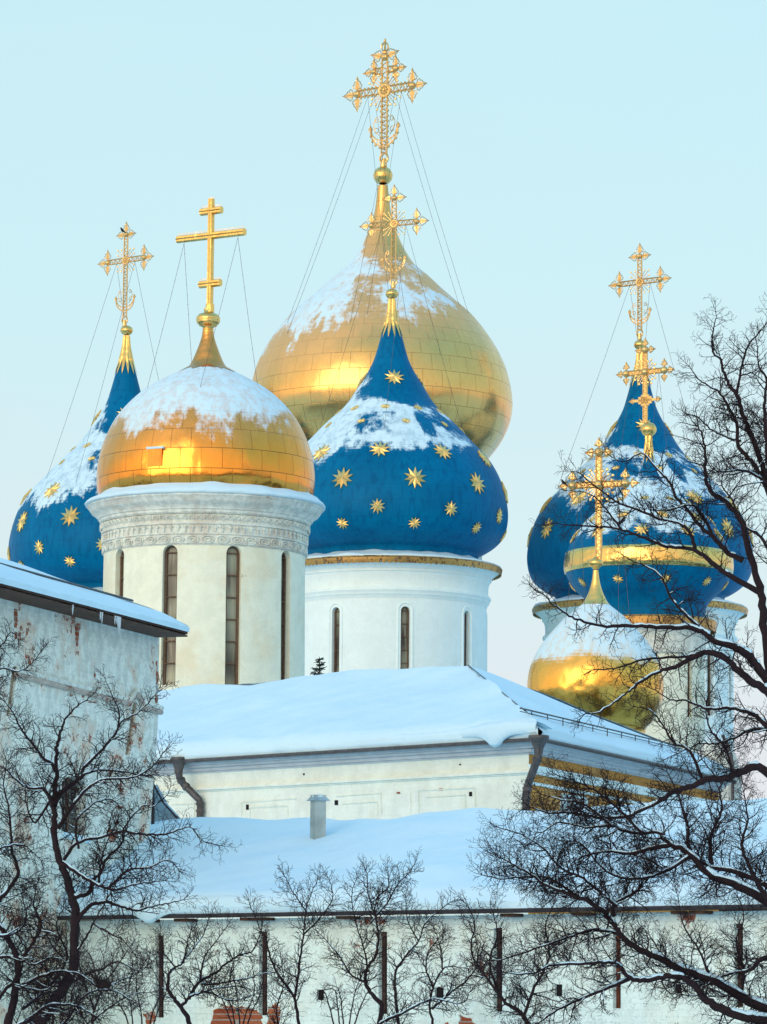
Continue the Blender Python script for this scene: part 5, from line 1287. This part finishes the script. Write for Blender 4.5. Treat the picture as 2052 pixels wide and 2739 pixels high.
L_.limb([(205, 2546), (231, 2508), (258, 2454), (290, 2400), (310, 2360)], 3.5, 1.1, 0, -60, .8, 60)
L_.limb([(188, 2632), (231, 2606), (272, 2592), (312, 2573), (367, 2595), (394, 2587)], 4, 1.2, 0, -60, .9, 70)
L_.limb([(168, 2560), (144, 2535), (122, 2494), (100, 2454)], 3.5, 1.2, 0, 50, 1.0, 70)
L_.limb([(140, 2130), (95, 2200), (70, 2150), (68, 2110)], 4, 1.1, 20, 70, .9, 70)
L_.limb([(250, 2470), (300, 2500), (330, 2515), (365, 2560)], 3, 1.1, -20, -70, .9, 60)
L_.limb([(290, 2376), (340, 2330), (400, 2320), (450, 2300), (480, 2330)], 4, 1.1, -20, -50, 1.25, 75)
L_.limb([(210, 2270), (205, 2200), (250, 2150), (300, 2140), (330, 2170)], 4, 1.1, -20, 50, 1.1, 75)
L_.build('bare_tree', 'gnarled dark tree in front of the left tower, trunk curving up from the corner', snow_amt=.22, snow_r=2.4)

# -- far-left tree, partly out of frame
K_ = Tree(44, 77)
K_.limb([(-10, 3060), (20, 2760), (36, 2690), (45, 2620), (49, 2576), (27, 2522), (0, 2481), (-40, 2420), (-60, 2200), (-50, 2000), (-45, 1880)], 14, 3, 0, 0, 1.0, 110, side=(.25, 1))
K_.limb([(-50, 2480), (5, 2400), (46, 2345), (45, 2310), (33, 2277), (27, 2200), (22, 2150), (10, 2100), (20, 2040)], 7, 1.3, 0, 60, 1.1, 85)
K_.limb([(-50, 1960), (-20, 1840), (0, 1790), (50, 1795), (85, 1775), (112, 1740)], 4, 1.0, 0, 30, 1.2, 65)
K_.limb([(-48, 1900), (-20, 1760), (10, 1720), (30, 1690), (50, 1710)], 3.5, 1.0, 0, -30, 1.2, 60)
K_.limb([(49, 2576), (90, 2520), (110, 2470), (90, 2420), (100, 2360)], 6, 1.2, 0, -40, 1.2, 90)
K_.limb([(40, 2650), (90, 2620), (150, 2600), (210, 2605), (260, 2640)], 6, 1.3, -10, -60, 1.3, 90)
K_.limb([(-20, 2700), (20, 2640), (60, 2640), (115, 2650), (140, 2635)], 6, 1.5, -30, -60, 1.2, 90)
K_.limb([(20, 2760), (90, 2720), (130, 2690), (200, 2690), (260, 2720)], 8, 1.4, -30, -90, 1.3, 100)
K_.limb([(-30, 2500), (30, 2500), (70, 2460), (60, 2400)], 5, 1.2, -40, 0, 1.3, 90)
K_.limb([(-60, 2300), (0, 2270), (60, 2260), (110, 2300)], 4, 1.1, -40, 40, 1.2, 80)
K_.limb([(60, 2700), (130, 2640), (180, 2560), (150, 2480), (170, 2430)], 5, 1.2, 20, 60, 1.2, 80)
K_.limb([(-30, 2560), (40, 2560), (90, 2580), (140, 2560), (190, 2580)], 5, 1.2, 20, -60, 1.2, 80)
K_.limb([(100, 2790), (170, 2740), (230, 2660), (300, 2650), (360, 2680)], 5, 1.2, 0, -60, 1.1, 80)
K_.build('bare_tree', 'tangled bare tree in the bottom left corner, its trunk half outside the frame', snow_amt=.3, snow_r=2.4)

# -- row of small trees before the fortress wall
def small(Y, seed, limbs, label, snow_amt=0, dens=1.0):
    t = Tree(Y, seed)
    for i, (pts, r0, r1, w1) in enumerate(limbs): t.limb(pts, r0 * .9, r1, 0, w1, dens * 1.15, 66, up=.12, side=((.35 if i == 0 else .05), 1))
    return t.build('bare_tree', label, group='small bare trees in front of the fortress wall', snow_amt=snow_amt, snow_r=2.2)
small(57, 41, [
    ([(540, 3000), (525, 2800), (509, 2739), (489, 2699), (466, 2671), (450, 2643), (454, 2602), (470, 2586), (490, 2574), (500, 2530), (512, 2490)], 10, 1.1, 0),
    ([(487, 2690), (512, 2664), (535, 2657), (558, 2648), (592, 2641), (633, 2637)], 5, 1.2, -40),
    ([(505, 2672), (519, 2646), (535, 2625), (576, 2602), (603, 2579), (638, 2556), (675, 2545), (693, 2506), (700, 2480)], 6.5, 1.1, 30),
    ([(540, 2630), (560, 2633), (626, 2623), (668, 2616), (693, 2607), (739, 2600)], 4, 1.1, 50),
    ([(540, 2652), (569, 2657), (603, 2673), (638, 2673), (693, 2655)], 3.5, 1.1, -40),
    ([(535, 2625), (542, 2579), (551, 2552), (569, 2529), (613, 2469)], 3.5, 1.0, -50),
    ([(470, 2586), (440, 2550), (430, 2500)], 3, 1.0, -50), ([(485, 2575), (515, 2540), (545, 2500), (560, 2450)], 3, 1.0, 40)],
    'small crooked tree with snow in its fork, between the first and second wall slots', .2, 1.1)
small(60, 42, [
    ([(830, 3010), (812, 2810), (799, 2739), (786, 2666), (754, 2621), (727, 2571), (713, 2517), (694, 2480), (668, 2420)], 7, 1.0, 0),
    ([(788, 2670), (799, 2598), (810, 2517), (817, 2453), (822, 2417), (849, 2354)], 4.5, 1.0, 20),
    ([(743, 2790), (743, 2739), (740, 2698), (758, 2630), (752, 2560)], 4, 1.0, -30),
    ([(822, 2440), (790, 2395), (775, 2370), (760, 2340)], 2.5, .9, 20), ([(812, 2500), (860, 2450), (890, 2400), (880, 2350)], 3, .9, 40)],
    'thin upright tree with forked stems just right of the second wall slot')
small(58, 43, [
    ([(1000, 3000), (1005, 2810), (1014, 2739), (1021, 2689), (989, 2653), (978, 2621), (982, 2590), (1007, 2553), (1011, 2490), (1000, 2440), (985, 2390), (980, 2330)], 10, 1.1, 0),
    ([(1085, 2990), (1075, 2830), (1066, 2739), (1057, 2653), (1059, 2598), (1089, 2553), (1120, 2517), (1143, 2462), (1206, 2413)], 7, 1.1, 40),
    ([(980, 2625), (960, 2620), (935, 2603), (912, 2562), (894, 2539), (853, 2494)], 4.5, 1.0, -30),
    ([(1015, 2760), (1021, 2735), (1075, 2711), (1134, 2680), (1166, 2671), (1234, 2684), (1256, 2653)], 6, 1.2, -50),
    ([(990, 2470), (1034, 2417), (1066, 2363), (1093, 2336), (1110, 2310)], 3, .9, 40), ([(985, 2600), (975, 2540), (955, 2480), (940, 2400), (955, 2350)], 3.5, .9, 30),
    ([(1120, 2517), (1090, 2460), (1085, 2400)], 2.5, .9, 20), ([(1000, 2450), (1010, 2400), (1040, 2370), (1035, 2330)], 2.5, .9, -20)],
    'twin-stemmed bare tree in the middle of the fortress wall, taller than its neighbours', .12, 1.15)
small(61, 44, [
    ([(1190, 3020), (1170, 2830), (1158, 2739), (1150, 2690), (1161, 2634), (1184, 2594), (1206, 2585), (1261, 2594)], 6, 1.1, 0),
    ([(1155, 2700), (1200, 2660), (1250, 2620), (1280, 2570), (1270, 2500)], 4, 1.0, 30), ([(1160, 2640), (1140, 2590), (1150, 2540), (1185, 2500)], 3.5, 1.0, -20), ([(1184, 2594), (1180, 2540), (1160, 2480)], 3, 1.0, -20)],
    'low bare tree beside the small square hole right of the middle wall slot')
small(55, 45, [
    ([(260, 3030), (250, 2830), (247, 2739), (253, 2698), (269, 2657), (283, 2627), (320, 2575), (350, 2530)], 6, 1.0, 0),
    ([(268, 2650), (264, 2630), (255, 2603), (244, 2562), (212, 2522)], 3, 1.0, 20), ([(253, 2700), (230, 2640), (215, 2600), (210, 2560)], 3, 1.0, -20),
    ([(283, 2640), (330, 2620), (370, 2600), (400, 2550)], 3, 1.0, -30), ([(250, 2730), (300, 2690), (350, 2660), (400, 2655)], 3, 1.0, 30), ([(248, 2760), (210, 2700), (190, 2650)], 3, 1.0, 30)],
    'slender bare tree holding a ball-shaped nest, left of the first wall slot', 0, 1.1)
# nest
mb = MB(); rn = random.Random(8); o = U(282, 2632, 54.8); kk = 55 / F
for i in range(150):
    a = Vector((rn.gauss(0, 1), rn.gauss(0, .8), rn.gauss(0, .8))).normalized() * 15 * kk; b = a.copy(); b.rotate(Matrix.Rotation(rn.uniform(.5, 1.4), 3, Vector((rn.uniform(-1, 1), rn.uniform(-1, 1), rn.uniform(-1, 1))).normalized()))
    mb.tube([o + a, o + (a + b) * .56, o + b], .6 * kk, 3)
mb.sphere(o, 12 * kk, 10, 7, (1.1, 1, .85)); tag(mb.build('nest', NESTM, None, origin=o), 'round stick nest wedged in the slender tree by the wall', 'nest')

def sapling(px0, px1, py, Y, seed, label):
    t = Tree(Y, seed); rn = t.rn; n = 5
    for q in range(n):
        x = px0 + (px1 - px0) * (q + rn.uniform(.2, .8)) / n; a = (q - 2) * .35 + rn.uniform(-.2, .2)
        t.limb([((px0 + px1) / 2 + (q - 2) * 4, 3010), (x - a * 20, 2800), (x, 2720), (x + a * 40 + rn.uniform(-12, 12), 2650), (x + a * 70 + rn.uniform(-25, 25), py + rn.uniform(-20, 70))], 3.4, .9, rn.uniform(-40, 40), None, .75, 48, up=.12, side=(.5, 1))
    t.build('shrub', label, 'shrub', 'bare shrubs at the foot of the walls')
sapling(330, 430, 2560, 56, 51, 'low tangle of bare shoots under the first wall slot')
sapling(600, 680, 2560, 59, 52, 'thicket of bare shoots in front of the flaked brick patch')
sapling(880, 960, 2600, 60, 53, 'bare shoots left of the twin-stemmed tree')
sapling(90, 190, 2560, 48, 54, 'dense bare shoots at the foot of the left tower')
